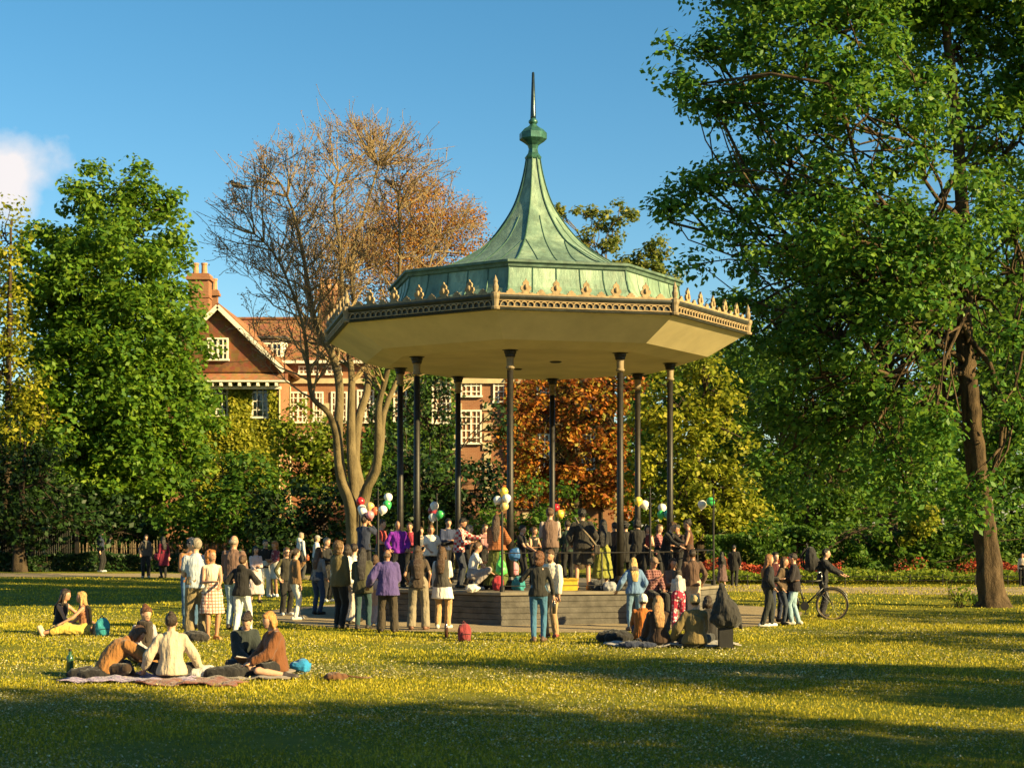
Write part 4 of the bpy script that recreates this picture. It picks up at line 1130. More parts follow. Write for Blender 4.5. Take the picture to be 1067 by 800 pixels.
    # feet
    ft={}
    for i,s in ((0,1),(1,-1)):
        a=J['ank',i]; d=Vector((s*.28,-1,0)).normalized()
        if legs in('long','kneesup') : d=Vector((s*.25,-1,0)).normalized()
        if legs=='long': d=Vector((s*.3,-.35,.85)).normalized()
        if legs=='kneel': d=Vector((0,1,-.1)).normalized()
        if legs=='side': d=Vector((s*.6,.7,0)).normalized()
        if legs=='cross': d=Vector((-s*.8,-.5,0)).normalized()
        ft[i]=(a,d)
        z=-max(0,a.z-.045) if legs!='long' else 0
        h0=a+Vector((0,0,z))-d*.045; h1=a+Vector((0,0,z-.004))+d*.135
        b.cap(sk(h0),sk(h1),.036*k,.030*k); b.cap(sk(a),sk(h0+d*.03),.036*k,.034*k)
    root=fuse(b,name,skinmat(skin),None,.0165,2,extra=hx_)
    root.location=loc; root.rotation_euler=(0,0,yw); tag(root,label,'person',group)
    # ---- shoes
    if shoes:
        for i in (0,1):
            a,d=ft[i]; z=-max(0,a.z-.05) if legs!='long' else 0
            m=MB(); h0=a+Vector((0,0,z))-d*.05; h1=a+Vector((0,0,z-.006))+d*.15
            m.cap(sk(h0),sk(h1),.050*k,.042*k,8); m.cap(sk(a-d*.005),sk(h0+d*.04),.050*k,.050*k,8)
            fuse(m,'shoe',plain(shoes,.6,name='shoe'),root,.018,2)
    # ---- legs clothing
    if bottom:
        kind,bc=bottom[0],bottom[1]; bm_=cloth(bc,*(bottom[2] if len(bottom)>2 else ()))
        m=MB()
        wz=.17 if kind!='low' else .10
        if kind in('trousers','jeans','leggings','wide','shorts','capri'):
            tight={'trousers':.018,'jeans':.010,'leggings':.006,'wide':.030,'shorts':.026,'capri':.015}[kind]
            m.loft([ring(-.10,.10*HW,.085),ring(-.05,.165*HW+tight,.115+tight*.7),ring(.03,.170*HW+tight,.120+tight*.6),ring(wz,.138*W+.014+tight*.4,.102+tight*.4)],14)
            for i,s in ((0,1),(1,-1)):
                h,kn,an=J['hip',i],J['knee',i],J['ank',i]
                if kind=='shorts': e=h.lerp(kn,.86); m.cap(sk(h),sk(h.lerp(kn,.5)),(.090+tight)*k,(.080+tight)*k); m.tube([sk(h.lerp(kn,.4)),sk(e)],[(.082+tight)*k,(.080+tight)*k],12); continue
                m.cap(sk(h),sk(kn),(.084*HW+tight)*k,(.058+tight)*k)
                lo=1.0 if kind!='capri' else .55
                e=kn.lerp(an,lo)+ (Vector((0,0,-.03)) if not seated and lo==1 else Vector((0,0,0)))
                c1=(.054+tight); c2=(.040+tight*1.35 if kind!='wide' else .095)
                m.cap(sk(kn),sk(kn.lerp(an,.3)),(.058+tight)*k,c1*k+.004*k); m.tube([sk(kn.lerp(an,.25)),sk(e)],[(c1+.004)*k,c2*k],12)
            nm={'jeans':'jeans','shorts':'shorts','leggings':'leggings'}.get(kind,'trousers')
            fuse(m,nm,bm_,root,.02,2,disp=.020 if tight>.009 else .008,dsc=.10)
        else:   # skirts, kept as a flaring loft to the hem
            hem={'mini':-.42,'skirt':-.50,'midi':-.66,'maxi':-.83}[kind]; fl={'mini':.06,'skirt':.10,'midi':.09,'maxi':.14}[kind]
            if not seated:
                rg=[ring(.17,.145*W,.108),ring(.03,.180*HW,.13),ring(-.10,.190*HW,.145)]+[(Vector((0,-(step[0]+step[1])*.25*f,pz+hem*f+(-.10)*(1-f)))*k,Vector((.19+fl*f,0,0))*k,Vector((0,.15+fl*f,0))*k) for f in (.4,.7,1.0)]
                m.loft(rg,22)
            else:
                kc=(J['knee',0]+J['knee',1])*.5; wd=abs(J['knee',0].x-J['knee',1].x)*.5+.09
                m.loft([ring(.16,.145*W,.108),ring(.03,.19,.14)],16)
                m.cap(sk(J['hip',0]),sk(J['knee',0]),.115*k,.095*k); m.cap(sk(J['hip',1]),sk(J['knee',1]),.115*k,.095*k); m.cap(sk((J['hip',0]+J['hip',1])*.5),sk(kc),.11*k,.09*k)
                for i in (0,1): m.cap(sk(J['knee',i]),sk(J['knee',i].lerp(J['ank',i],.45)),.095*k,.09*k)
            fuse(m,'skirt',bm_,root,.02,1,disp=.04,dsc=.09)
    # ---- upper clothing
    def upper(tp,nm,grow):
        c=cloth(tp['c'],*tp.get('pat',())); g=grow+tp.get('loose',0); hem=tp.get('hem',-.06)
        if seated: hem=max(hem,-.05)
        m=MB()
        m.loft([ring(hem,.172*HW+g+tp.get('flare',0),.122+g+tp.get('flare',0)*.7),ring(.03,.168*HW+g,.116+g),ring(.14,(.146 if sex=='m' else .138)*W+g*1.0,.100+g),ring(.24,.150*W+g*.9,.104+g*.9),ring(.34,.165*W+g*.7,.114+g*.8),ring(.42,.166*W+g*.5,.096+g*.7),ring(.47,.125*W+g*.4,.076+g*.5),ring(.505,.085+g*.5,.066+g*.5),ring(.525,.060+g*.3,.058+g*.3)],16)
        sl_=tp.get('sl','long')
        for i in (0,1):
            if sl_=='none': m.cap(sk(sh[i].lerp(S(.455)[0],.25)),sk(sh[i].lerp(S(.455)[0],.05)),.055*k,.05*k); continue
            m.cap(sk(sh[i]),sk(sh[i].lerp(el[i],.6)),(.054*W+g*.62)*k,(.048*W+g*.9)*k)
            if sl_=='short': continue
            m.cap(sk(sh[i].lerp(el[i],.5)),sk(el[i]),(.048*W+g*.9)*k,(.044*W+g)*k)
            f={'long':.96,'34':.45}.get(sl_,.96)
            m.cap(sk(el[i]),sk(el[i].lerp(wr[i],f*.85)),(.046*W+g)*k,(.036*W+g*.8)*k); m.tube([sk(el[i].lerp(wr[i],f*.6)),sk(el[i].lerp(wr[i],f))],[(.038*W+g*.8)*k,(.034*W+g*.8)*k],10)
        p,u,x,y=S(.505); m.tube([(p+x*math.cos(a)*(.062+g*.3)+y*math.sin(a)*(.060+g*.3)+u*(.012+.012*math.sin(a)))*k for a in [2*PI*j/12 for j in range(13)]],(.014+g*.3)*k,6)
        if tp.get('hood'):
            p,u,x,y=S(.50); m.ell((p+y*.085+u*.02)*k,(.11*k,.07*k,.085*k),12,8)
        o=fuse(m,nm,c,root,.0185,4,disp=.022 if g>.012 else .014,dsc=tp.get('dsc',.11))
        if tp.get('lab'): o['label']=tp['lab']
    if top: upper(top,top.get('n','shirt'),.010)
    if over: upper(over,over.get('n','jacket'),.026)
    # ---- hair, hats, face
    if hair:
        st,hcx=hair; hm_=hairmat(hcx); m=MB(); E=lambda a,b_,c_,r_:m.ell(sk(HP(a,b_,c_)),(r_[0]*k,r_[1]*k,r_[2]*k),12,9,rot=Mh)
        vox=.014;dp=.014;ds=.03
        if st!='fringe':
            E(0,-.027,.022,(.086,.095,.107)); E(0,.030,.085,(.062,.050,.029)); E(.03,.042,.074,(.034,.036,.022))
        if st=='fringe': E(0,-.034,-.012,(.084,.078,.060))
        if st in('long','verylong'):
            E(0,-.048,-.06,(.088,.062,.12)); L_=.30 if st=='long' else .42
            bk=S(.40); m.loft([(sk(HP(0,-.055,-.02)),hr*.088*k,hf*.055*k),(sk(HP(0,-.070,-.15)),hr*.095*k,hf*.045*k),((bk[0]+bk[3]*.135)*k,hr*.10*k,hf*.035*k),((S(.53-L_)[0]+S(.53-L_)[3]*.135)*k,hr*.065*k,hf*.025*k)],12)
            for s in (1,-1): m.cap(sk(HP(s*.078,.0,-.01)),sk(HP(s*.088,.015,-.19)),.028*k,.022*k,8)
        if st=='bob':
            E(0,-.025,-.045,(.096,.085,.095))
            for s in (1,-1): m.cap(sk(HP(s*.080,.005,0)),sk(HP(s*.086,.015,-.11)),.026*k,.024*k,8)
        if st=='bun': E(0,-.075,.10,(.045,.045,.042)); vox=.014
        if st=='lowbun': E(0,-.105,-.01,(.045,.042,.045))
        if st=='pony': m.tube([sk(HP(0,-.09,.05)),sk(HP(0,-.15,.03)),sk(HP(0,-.165,-.10)),sk(HP(0,-.14,-.22))],[.03*k,.038*k,.034*k,.012*k],8)
        if st=='curly': E(0,-.050,.012,(.112,.095,.122)); E(0,-.06,-.09,(.105,.07,.09)); dp=.035
        if st=='mop': E(0,-.012,.035,(.095,.105,.105)); dp=.035
        fuse(m,'hair',hm_,root,vox,1,disp=dp,dsc=ds)
    if beard:
        m=MB(); m.ell(sk(HP(0,.045,-.082)),(.058*k,.056*k,.050*k),10,7,rot=Mh); fuse(m,'beard',hairmat(beard),root,.014,1,disp=.01,dsc=.03)
    if hat:
        st,c=hat; m=MB(); hn='cap'
        if st=='cap': m.ell(sk(HP(0,-.008,.052)),(.088*k,.104*k,.082*k),12,9,rot=Mh); m.ell(sk(HP(0,.125,.050)),(.068*k,.062*k,.014*k),10,6,rot=Mh)
        if st=='beanie': m.ell(sk(HP(0,-.016,.034)),(.096*k,.112*k,.108*k),12,9,rot=Mh); m.ell(sk(HP(0,-.018,-.004)),(.099*k,.112*k,.040*k),12,6,rot=Mh); hn='beanie'
        if st=='hat': m.ell(sk(HP(0,-.008,.075)),(.088*k,.100*k,.085*k),12,9,rot=Mh); m.ell(sk(HP(0,-.005,.045)),(.150*k,.165*k,.014*k),16,6,rot=Mh); hn='brimmed_hat'
        fuse(m,hn,cloth(c),root,.014,1)
    if scarf:
        m=MB(); p,u,x,y=S(.51); ring_=[(p+x*math.cos(a)*.085+y*math.sin(a)*.085+u*(.02+.012*math.sin(2*a)))*k for a in [2*PI*j/12 for j in range(13)]]
        m.tube(ring_,.045*k,8); m.cap(sk(p-y*.095),sk(p-y*.13-u*.22),.04*k,.045*k); fuse(m,'scarf',cloth(scarf),root,.02,1,disp=.02)
    if abs(((yaw+hyaw+180)%360)-180)<115:
        for s in (1,-1):
            m=MB(); m.ell(sk(HP(s*.031,.085,.006)),(.0095*k,.007*k,.006*k),8,6,rot=Mh); m.build('eye',M_eye,root,smooth=True)
        m=MB(); m.ell(sk(HP(0,.094,-.066)),(.023*k,.008*k,.007*k),8,6,rot=Mh); m.build('mouth',M_mouth,root,smooth=True)
    if glasses:
        m=MB()
        for s in (1,-1): m.ell(sk(HP(s*.034,.098,.006)),(.027*k,.010*k,.021*k),8,6,rot=Mh); m.tube([sk(HP(s*.06,.09,.01)),sk(HP(s*.08,.0,.012))],.004*k,4)
        m.tube([sk(HP(-.03,.10,.01)),sk(HP(.03,.10,.01))],.004*k,4); m.build('sunglasses',M_eye,root)
    Mw=Matrix.Translation(loc)@Matrix.Rotation(yw,4,'Z')
    return dict(o=root,k=k,loc=loc,yaw=yw,M=Mw,hand=[Mw@sk(wr[i]+(wr[i]-el[i]).normalized()*.11) for i in (0,1)],dir=[(Mw.to_3x3()@(wr[i]-el[i])).normalized() for i in (0,1)],
                sh=[Mw@sk(sh[i]) for i in (0,1)],back=Mw@sk(S(.35)[0]+S(.35)[3]*.13),head=Mw@sk(hc))

# colours (linear, real surface values)
BLK=(.014,.013,.013); NAVY=(.018,.024,.050); DGREY=(.04,.04,.042); WHT=(.50,.47,.42); CRM=(.55,.46,.32); DENIM=(.055,.115,.21); LDEN=(.30,.38,.44); KHAKI=(.19,.145,.075)
BRN=(.085,.045,.022); DBRN=(.035,.020,.012); OLIVE=(.075,.068,.028); TAN=(.34,.21,.095); RUST=(.24,.095,.018); MAR=(.13,.018,.028); CRIM=(.26,.025,.05)
H_BLK=(.010,.008,.007); H_DB=(.025,.014,.008); H_BR=(.07,.035,.015); H_AUB=(.105,.040,.015); H_GING=(.32,.12,.025); H_BLO=(.36,.22,.075); H_GRY=(.23,.19,.14)
def T(c,**k): k['c']=c; return k
PPL={}
FAR='people strolling on the far path'; CROWD='people standing round the bandstand'; ONP='people on the bandstand platform'; PIC='people sitting on the grass'
# -- far path at the left
PPL['phone']=person('man in navy jacket reading his phone beside the iron gate',105,596,549,80,sex='m',arms=('phone','down'),hp=25,hair=('short',H_DB),top=T(WHT),over=T(NAVY),bottom=('trousers',BLK),shoes=(.45,.45,.47),group=FAR)
person('person in open dark jacket facing the lawn in front of the paling fence',152,602,556,10,arms=('down','pocket'),hair=('bob',H_DB),top=T((.12,.10,.08)),over=T((.07,.055,.045)),bottom=('trousers',BLK),shoes=(.3,.28,.25),scarf=(.20,.17,.12),group=FAR)
PPL['redcoat']=person('person in long dark red coat by the paling fence',170.5,602,558,215,arms=('down','down2'),hair=('long',H_BLK),top=T((.15,.012,.028),hem=-.42,flare=.05,n='coat'),bottom=('leggings',BLK),group=FAR)
# -- group standing at the left
person('grey-haired man in pale blue polo and khaki trousers with his back turned',205,667,559,195,sex='m',arms=('front','hip'),hp=2,hyaw=35,hair=('short',H_GRY),top=T((.34,.38,.43),sl='short',loose=.012,hem=-.05),bottom=('wide',KHAKI),shoes=(.07,.05,.035),stance=.10,group=CROWD)
person('person in navy cap half hidden behind the man in the pale blue polo',198,655,559,20,sex='m',arms=('front','front'),hair=('short',H_BR),hat=('cap',NAVY),top=T((.30,.13,.05)),bottom=('jeans',DENIM),group=CROWD)
person('ginger-haired woman in cream top and plaid skirt with bare legs',221,667,571,22,arms=('lap','front'),hp=-8,hyaw=15,hair=('curly',H_GING),skin='m',top=T((.52,.45,.33),sl='none',n='top'),bottom=('mini',(.60,.46,.38),('plaid',(.30,.13,.09))),shoes=(.34,.17,.06),group=CROWD)
person('tall grey-bald man in brown jumper standing behind the woman in the black hoodie',243,656,556,165,sex='m',arms=('front','front'),hp=2,hair=('fringe',H_GRY),skin='m',top=T((.13,.075,.055),loose=.015,n='jumper'),bottom=('jeans',LDEN),group=CROWD)
PPL['hoodie']=person('woman in black hoodie and pale jeans, elbows out, hair pinned up',252,664,577,172,arms=((.16,.22,-.24),(.16,.22,-.24)),hp=6,hair=('lowbun',H_BR),top=T(BLK,loose=.022,hood=True,n='hoodie'),bottom=('jeans',(.50,.52,.52)),shoes=(.6,.58,.54),stance=.13,step=(-.10,.12),group=CROWD)
person('dark-haired woman in pale pink blouse behind the two backs',266,628,568,20,arms=('front','lap'),hair=('long',H_BLK),top=T((.55,.40,.38)),bottom=('midi',(.50,.40,.38)),group=CROWD)
person('bearded man in black T-shirt and white trousers',276,622,561,15,sex='m',arms=('front','down'),hair=('short',H_BLK),beard=H_GRY,top=T(BLK,sl='short'),bottom=('trousers',WHT),shoes=(.6,.58,.54),group=CROWD)
person('ginger-haired woman in maroon patterned shirt and white shorts',287,622,563,-30,arms=('lap','front'),hair=('curly',H_GING),skin='m',top=T((.22,.04,.05),pat=('floral',(.5,.3,.26)),sl='34'),bottom=('shorts',WHT),shoes=(.6,.58,.54),group=CROWD)
person('woman in sunglasses and black waistcoat over olive sleeves',298,641,569,35,arms=('down','pocket'),glasses=True,hair=('bob',H_BR),top=T(OLIVE),over=T((.03,.027,.02),sl='none',n='waistcoat'),bottom=('trousers',BLK),shoes=(.5,.48,.45),group=CROWD)
PPL['drink']=person('dark-haired woman in brown jacket and white jeans lifting a drink',307,646,570,120,arms=('drink','down'),hair=('pony',H_DB),top=T(WHT),over=T((.17,.095,.04)),bottom=('jeans',(.62,.58,.50)),shoes=(.6,.57,.5),stance=.07,step=(.08,-.06),group=CROWD)
person('man in pale hooded jacket on the far path behind the white-jeaned woman',313,604,554,130,sex='m',hair=('short',H_GRY),top=T((.46,.48,.50),hood=True),bottom=('trousers',DGREY),group=FAR)
person('man in white shirt and grey cap walking right on the far path',329.5,605,557,95,sex='m',arms=('front','down'),step=(.15,-.15),hair=('short',H_GRY),hat=('cap',(.30,.29,.27)),top=T((.55,.55,.55),loose=.02),bottom=('trousers',DGREY),group=FAR)
person('grey-haired person all in black left of the olive jacket',339,627,559,60,sex='m',arms=('front','front'),hair=('short',H_GRY),top=T(BLK),bottom=('trousers',BLK),shoes=(.6,.58,.54),group=CROWD)
# -- backs in front of the platform
person('person with curly brown hair in olive jacket and black trousers',353,655,562,150,arms=('front','down'),hp=2,hair=('curly',(.11,.06,.022)),top=T(OLIVE),over=T((.115,.085,.032),hem=-.10),bottom=('trousers',BLK),shoes=(.05,.04,.03),group=CROWD)
person('person in white blouse and pale trousers half hidden behind the olive jacket',362,650,566,170,arms=('side','front'),hair=('bob',H_DB),top=T((.60,.58,.52),loose=.02),bottom=('wide',(.42,.37,.32)),group=CROWD)
person('long dark-haired person in dark olive parka and teal jeans',378,656,569,178,arms=('front','front'),hair=('verylong',(.014,.010,.009)),top=T(OLIVE),over=T((.052,.048,.024),hem=-.16,loose=.015,n='parka'),bottom=('jeans',(.022,.050,.055)),group=CROWD)
person('person in pale pink between the dark parka and the purple shirt',390,652,577,180,arms=('front','front'),hair=('bob',H_BR),top=T((.52,.33,.30)),bottom=('wide',(.50,.36,.32)),shoes=(.6,.57,.52),group=CROWD)
person('bald man in loose purple shirt and dark trousers with his back turned',404,659,571,184,sex='m',arms=('side','front'),hp=10,hair=('fringe',(.10,.06,.04)),skin='t',top=T((.072,.050,.165),loose=.045,hem=-.16,flare=.03,dsc=.07),bottom=('wide',(.045,.034,.022)),shoes=(.03,.02,.015),stance=.14,group=CROWD)
person('woman with very long dark hair, brown T-shirt and grey-beige trousers',436,656,567,178,arms=('hip','pocket'),hp=0,hair=('verylong',(.045,.024,.012)),skin='m',top=T((.065,.045,.03),sl='short',loose=.015,hem=-.08),bottom=('wide',(.20,.165,.115)),shoes=(.16,.08,.05),stance=.13,group=CROWD)
person('long-haired woman with white sleeves, dark waistcoat and white shirt tail',461,655,568,168,arms=('down','front'),hp=4,hair=('long',H_BR),top=T((.62,.57,.52),hem=-.30,flare=.06),over=T((.05,.045,.038),sl='none',n='waistcoat'),bottom=('trousers',TAN),shoes=(.6,.55,.45),group=CROWD)
PPL['bottle']=person('auburn-haired woman in black top and tight blue jeans with her arm round a man',561,669,573,176,arms=((.12,.26,-.16),(.13,.03,-.50)),hp=4,hair=('curly',H_AUB),top=T((.020,.019,.016),loose=.006),bottom=('leggings',(.045,.125,.21)),shoes=(.10,.06,.04),stance=.10,step=(-.04,.06),group=CROWD)
person('bearded man in white shirt and tan trousers embraced by the woman in jeans',574.5,664,571,-35,sex='m',arms=('down','cross'),hp=14,hair=('short',H_BR),beard=H_BR,skin='m',top=T((.60,.54,.44),loose=.02),bottom=('trousers',(.33,.21,.11)),shoes=(.20,.05,.03),group=CROWD)
person('blonde woman in grey hooded gilet over blue sleeves and jeans',661,657,580,186,arms=('side','pocket'),hair=('long',(.42,.27,.09)),top=T((.10,.17,.30),loose=.03),over=T((.115,.085,.062),sl='none',hood=True,n='gilet'),bottom=('jeans',(.10,.17,.25)),shoes=(.10,.07,.05),group=CROWD)
person('short person in pale grey hoodie and red floral trousers',707,655,591,178,arms=('front','front'),hair=('bob',H_DB),top=T((.42,.38,.37),hood=True,n='hoodie'),bottom=('wide',(.36,.025,.055),('floral',(.62,.45,.45))),group=CROWD)
person('person in plain brown top and beige trousers beside the pale grey hoodie',722,650,571,182,sex='m',arms=('front','pocket'),hair=('short',H_DB),skin='t',top=T((.085,.048,.032),loose=.01),bottom=('trousers',(.46,.34,.24)),group=CROWD)
# -- the platform
def onp(label,px,hy,Y,yaw,**k): return person(label,px,0,hy,yaw,Y=Y,z0=PZ,group=ONP,**k)
onp('man in navy jacket with both hands raised to his face',379,536,34.2,150,sex='m',arms=('face','face'),hair=('short',H_DB),skin='m',top=T(NAVY,loose=.015),bottom=('trousers',BLK))
onp('man in coral-red T-shirt facing right beside the purple satin shirt',396.5,540,33.6,70,sex='m',arms=('front','front'),hair=('short',H_DB),top=T((.40,.06,.05),sl='short'),bottom=('trousers',DGREY))
onp('bald man in shiny purple satin shirt',415,541,33.2,12,sex='m',arms=('hip','hip'),hair=None,skin='m',top=T((.17,.016,.30),loose=.014,dsc=.07),bottom=('trousers',BLK))
onp('dark-haired man in crimson top behind the purple satin shirt',428,543,34.3,-10,sex='m',arms=('front','front'),hair=('short',H_DB),skin='m',top=T(CRIM),bottom=('trousers',BLK))
onp('woman with short brown hair in white puffed blouse facing out',449.5,546,33.0,8,arms=('hip','lap'),hair=('bob',(.17,.075,.025)),skin='m',top=T((.64,.58,.50),sl='short',loose=.03),bottom=('trousers',BLK))
onp('bearded man in red and white checked shirt looking down',478,538,32.7,75,sex='m',arms=('reach','front'),lean=8,hp=30,hair=('short',H_BLK),beard=H_BLK,skin='m',top=T((.48,.42,.38),pat=('check',(.38,.03,.035)),loose=.015),bottom=('jeans',(.022,.026,.040)))
onp('grey-haired person in black behind the checked shirt',488,546,34.2,80,arms=('front','front'),hair=('bob',H_GRY),top=T(BLK),bottom=('trousers',BLK))
person('girl in white T-shirt and grey leggings crouching at the platform edge',492,0,None,100,H=1.62,Y=31.75,z0=PZ,legs='squat',arms=('reach','knee'),lean=14,hp=12,hair=('pony',H_BR),skin='m',top=T((.60,.57,.53),sl='short'),bottom=('trousers',(.26,.22,.20)),shoes=(.4,.36,.3),group=ONP)
onp('person with long brown hair in an orange shawl over green skirt',518,535,31.9,172,arms=('chest','hip'),hair=('verylong',(.05,.025,.012)),top=T((.27,.105,.035),loose=.05,flare=.05,hem=-.02,pat=('stripe',(.20,.06,.02)),n='shawl'),bottom=('maxi',(.07,.085,.016)))
onp('dark-haired man in black T-shirt with bare forearms',543,546,33.6,70,sex='m',arms=('lap','lap'),hair=('short',H_BLK),top=T(BLK,sl='short'),bottom=('trousers',BLK))
onp('woman in black vest turning her face out beside the black T-shirt',556,548,34.3,40,arms=('lap','front'),hair=('pony',H_BR),skin='m',top=T(BLK,sl='none'),bottom=('trousers',BLK))
onp('man in grey-brown waistcoat and cap seen from behind',573.5,528,32.6,184,sex='m',arms=('front','front'),hair=('short',H_BR),hat=('cap',(.10,.055,.03)),top=T((.34,.27,.24)),over=T((.135,.085,.065),sl='none',n='waistcoat'),bottom=('trousers',(.05,.045,.04)))
PPL['sash']=onp('man in black jacket and shorts with a satchel strap and bare calves',607,529,31.7,178,sex='m',arms=('hip','hip'),hair=('mop',H_BLK),skin='m',top=T(BLK),over=T((.022,.019,.016),loose=.010,flare=.02),bottom=('shorts',(.035,.033,.03)),stance=.13,shoes=(.30,.14,.05))
onp('woman with long black hair and a lime-yellow skirt',628,540,32.2,175,arms=('down','front'),hair=('verylong',H_BLK),top=T(BLK),bottom=('midi',(.20,.20,.035)))
onp('person in dark brimmed hat and dark coat beyond the slim column',652,543,34.2,190,sex='m',arms=('front','front'),hair=('short',H_BLK),hat=('hat',(.02,.018,.016)),top=T(BLK),over=T((.022,.02,.018),hem=-.3),bottom=('trousers',BLK))
onp('brown-haired person in maroon plaid shirt turned to the right',686,545,33.4,65,arms=('front','lap'),hair=('bob',H_BR),top=T((.10,.025,.03),pat=('plaid',(.30,.12,.12))),bottom=('trousers',BLK))
onp('person in black jacket bending forward beside the plaid shirt',693,541,32.8,60,sex='m',arms=('far','far'),lean=24,hp=22,hair=('short',H_BR),top=T(BLK),bottom=('trousers',BLK))
onp('dark-haired man looking down behind the bending black jacket',706,545,34.0,-40,sex='m',arms=('front','front'),hp=22,hair=('short',H_BLK),skin='m',top=T((.035,.022,.02)),bottom=('trousers',BLK))
onp('woman in sleeveless brown top with hair pinned up at the platform corner',718,540,32.5,-95,arms=('front','hip'),hair=('bun',H_BLK),skin='m',top=T((.085,.035,.018),sl='none'),bottom=('midi',(.05,.028,.018)))
person('person in flat cap and dark red plaid coat sitting on the platform edge',680,0,None,25,H=1.66,Y=31.35,z0=.12,legs='perch',arms=('lap','chest'),hp=12,hair=('short',H_BR),hat=('cap',(.20,.13,.08)),skin='m',top=T((.07,.02,.02),pat=('plaid',(.22,.10,.09)),loose=.02,n='coat'),bottom=('trousers',BLK),group=ONP)
person('long-haired person in grey-brown jacket sitting on the platform edge behind the pale hoodie',700,0,None,15,H=1.64,Y=31.55,z0=.12,legs='perch',arms=('lap','front'),hair=('long',H_DB),skin='m',top=T(DGREY),over=T((.115,.085,.07)),bottom=('trousers',(.05,.045,.04)),group=ONP)
onp('dark figure facing away beside the flat-capped sitter',664,567,32.9,185,arms=('front','front'),hair=('bob',H_BLK),top=T(BLK),bottom=('trousers',BLK),H=1.55)
onp('person in dark green jumper glimpsed behind the man in shorts',592,541,34.6,190,arms=('front','front'),hair=('short',H_DB),top=T((.025,.045,.03)),bottom=('trousers',BLK))
onp('brown-jacketed person beyond the lime skirt with hair in a ponytail',640,543,35.2,200,arms=('front','front'),hair=('pony',H_DB),top=T((.07,.045,.03)),bottom=('trousers',BLK))
onp('person in dusty pink top deep behind the orange shawl',505,545,35.5,30,arms=('front','lap'),hair=('long',H_BR),top=T((.30,.15,.15)),bottom=('trousers',BLK))
onp('person in grey jumper deep between the purple satin and the white blouse',438,548,35.6,10,arms=('lap','front'),hair=('short',H_BR),top=T((.14,.14,.15)),bottom=('trousers',BLK))
onp('tall man in dark blue shirt deep behind the checked shirt',466,539,35.8,20,sex='m',arms=('front','front'),hair=('short',H_BLK),top=T((.03,.04,.09)),bottom=('trousers',BLK))
onp('bare-armed woman in dark red top beside the black jacket bending forward',674,546,34.8,20,arms=('front','lap'),hair=('long',H_DB),top=T((.14,.03,.03),sl='none'),bottom=('trousers',BLK))
person('person in pale grey top standing behind the olive jacket with curly hair',368,648,565,176,arms=('front','front'),hair=('short',H_DB),top=T((.42,.42,.40)),bottom=('jeans',NAVY),group=CROWD)
person('woman in grey cardigan at the left end of the platform crowd',331,640,569,150,arms=('front','pocket'),hair=('long',H_BR),top=T((.20,.19,.18)),bottom=('jeans',(.03,.05,.09)),group=CROWD)
# -- walkers and the knot of people at the right
person('dark-clothed walker with a pinkish skirt on the path right of the bandstand',752.5,611,574,190,arms=('front','down'),step=(.10,-.12),hair=('long',H_BLK),top=T((.02,.018,.018)),bottom=('midi',(.10,.06,.06)),group=FAR)
person('taller walker in black striding off beside the pinkish skirt',765,611,567,165,sex='m',step=(.2,-.22),arms=('down','down2'),hair=('short',H_BLK),top=T(BLK),over=T((.014,.013,.012),hem=-.28),bottom=('trousers',BLK),group=FAR)
person('ginger long-haired woman in short black jacket and white trainers',800,653,576,100,arms=('front','pocket'),hair=('long',(.20,.085,.028)),top=T(BLK),over=T((.016,.015,.015),hem=-.02,loose=.012),bottom=('trousers',(.018,.020,.018)),shoes=(.66,.62,.55),stance=.09,step=(.12,-.14),group=CROWD)
person('man in dark maroon top at the back of the knot of four',808,648,574,15,sex='m',arms=('front','front'),hair=('short',H_BLK),top=T((.075,.018,.02)),bottom=('jeans',NAVY),group=CROWD)
person('long brown-haired woman in brown jacket and dark jeans',816,651,579,55,arms=('front','pocket'),hair=('long',H_BR),skin='m',top=T(DGREY),over=T((.085,.055,.030)),bottom=('jeans',(.022,.030,.045)),group=CROWD)
person('man in black coat and light blue jeans facing left',828,651,575,-105,sex='m',arms=('front','pocket'),hair=('short',H_DB),top=T(BLK),over=T((.016,.012,.014),hem=-.12),bottom=('jeans',(.22,.33,.38)),shoes=(.4,.38,.33),stance=.07,step=(.05,-.10),group=CROWD)
PPL['rider']=person('dark-clothed cyclist standing over a bicycle with a large black backpack',857,640,570,70,sex='m',Y=33.4,arms=('far','far'),lean=10,stance=.12,hair=('short',H_BLK),top=T(BLK,loose=.02),bottom=('trousers',(.016,.015,.02)))
person('person in pale top cut by the right picture edge on the far path',1065,611,575,-20,arms=('front','down'),hair=('bob',H_DB),top=T((.48,.42,.34)),bottom=('trousers',BLK),group=FAR)
# -- sitting on the grass
def sit(label,px,by,yaw,legs='cross',**k):
    return person(label,px,by,None,yaw,legs=legs,group=PIC,H=k.pop('H',1.68),**k)
sit('dark-haired woman in black vest sitting opposite the long-haired blonde',62,660,75,'long',arms=('far','lap'),lean=14,hp=10,hair=('long',H_DB),skin='m',top=T(BLK,sl='none'),bottom=('capri',BLK),shoes=(.5,.35,.22))
sit('blonde woman in floral top and yellow skirt with her legs stretched out',88,662,-75,'long',arms=('far','lap'),lean=6,hp=8,hair=('verylong',H_BLO),skin='m',top=T((.25,.11,.05),sl='none',pat=('floral',(.10,.03,.02))),bottom=('mini',(.50,.37,.07)),shoes=(.55,.40,.26),H=1.6)
sit('person in rust-tan jacket bent right over with face hidden',112,707,105,'cross',lean=52,hp=45,arms=('far','reach'),hair=('bob',H_BR),skin='m',top=T(RUST),over=T((.25,.110,.030),loose=.03),bottom=('trousers',DBRN))
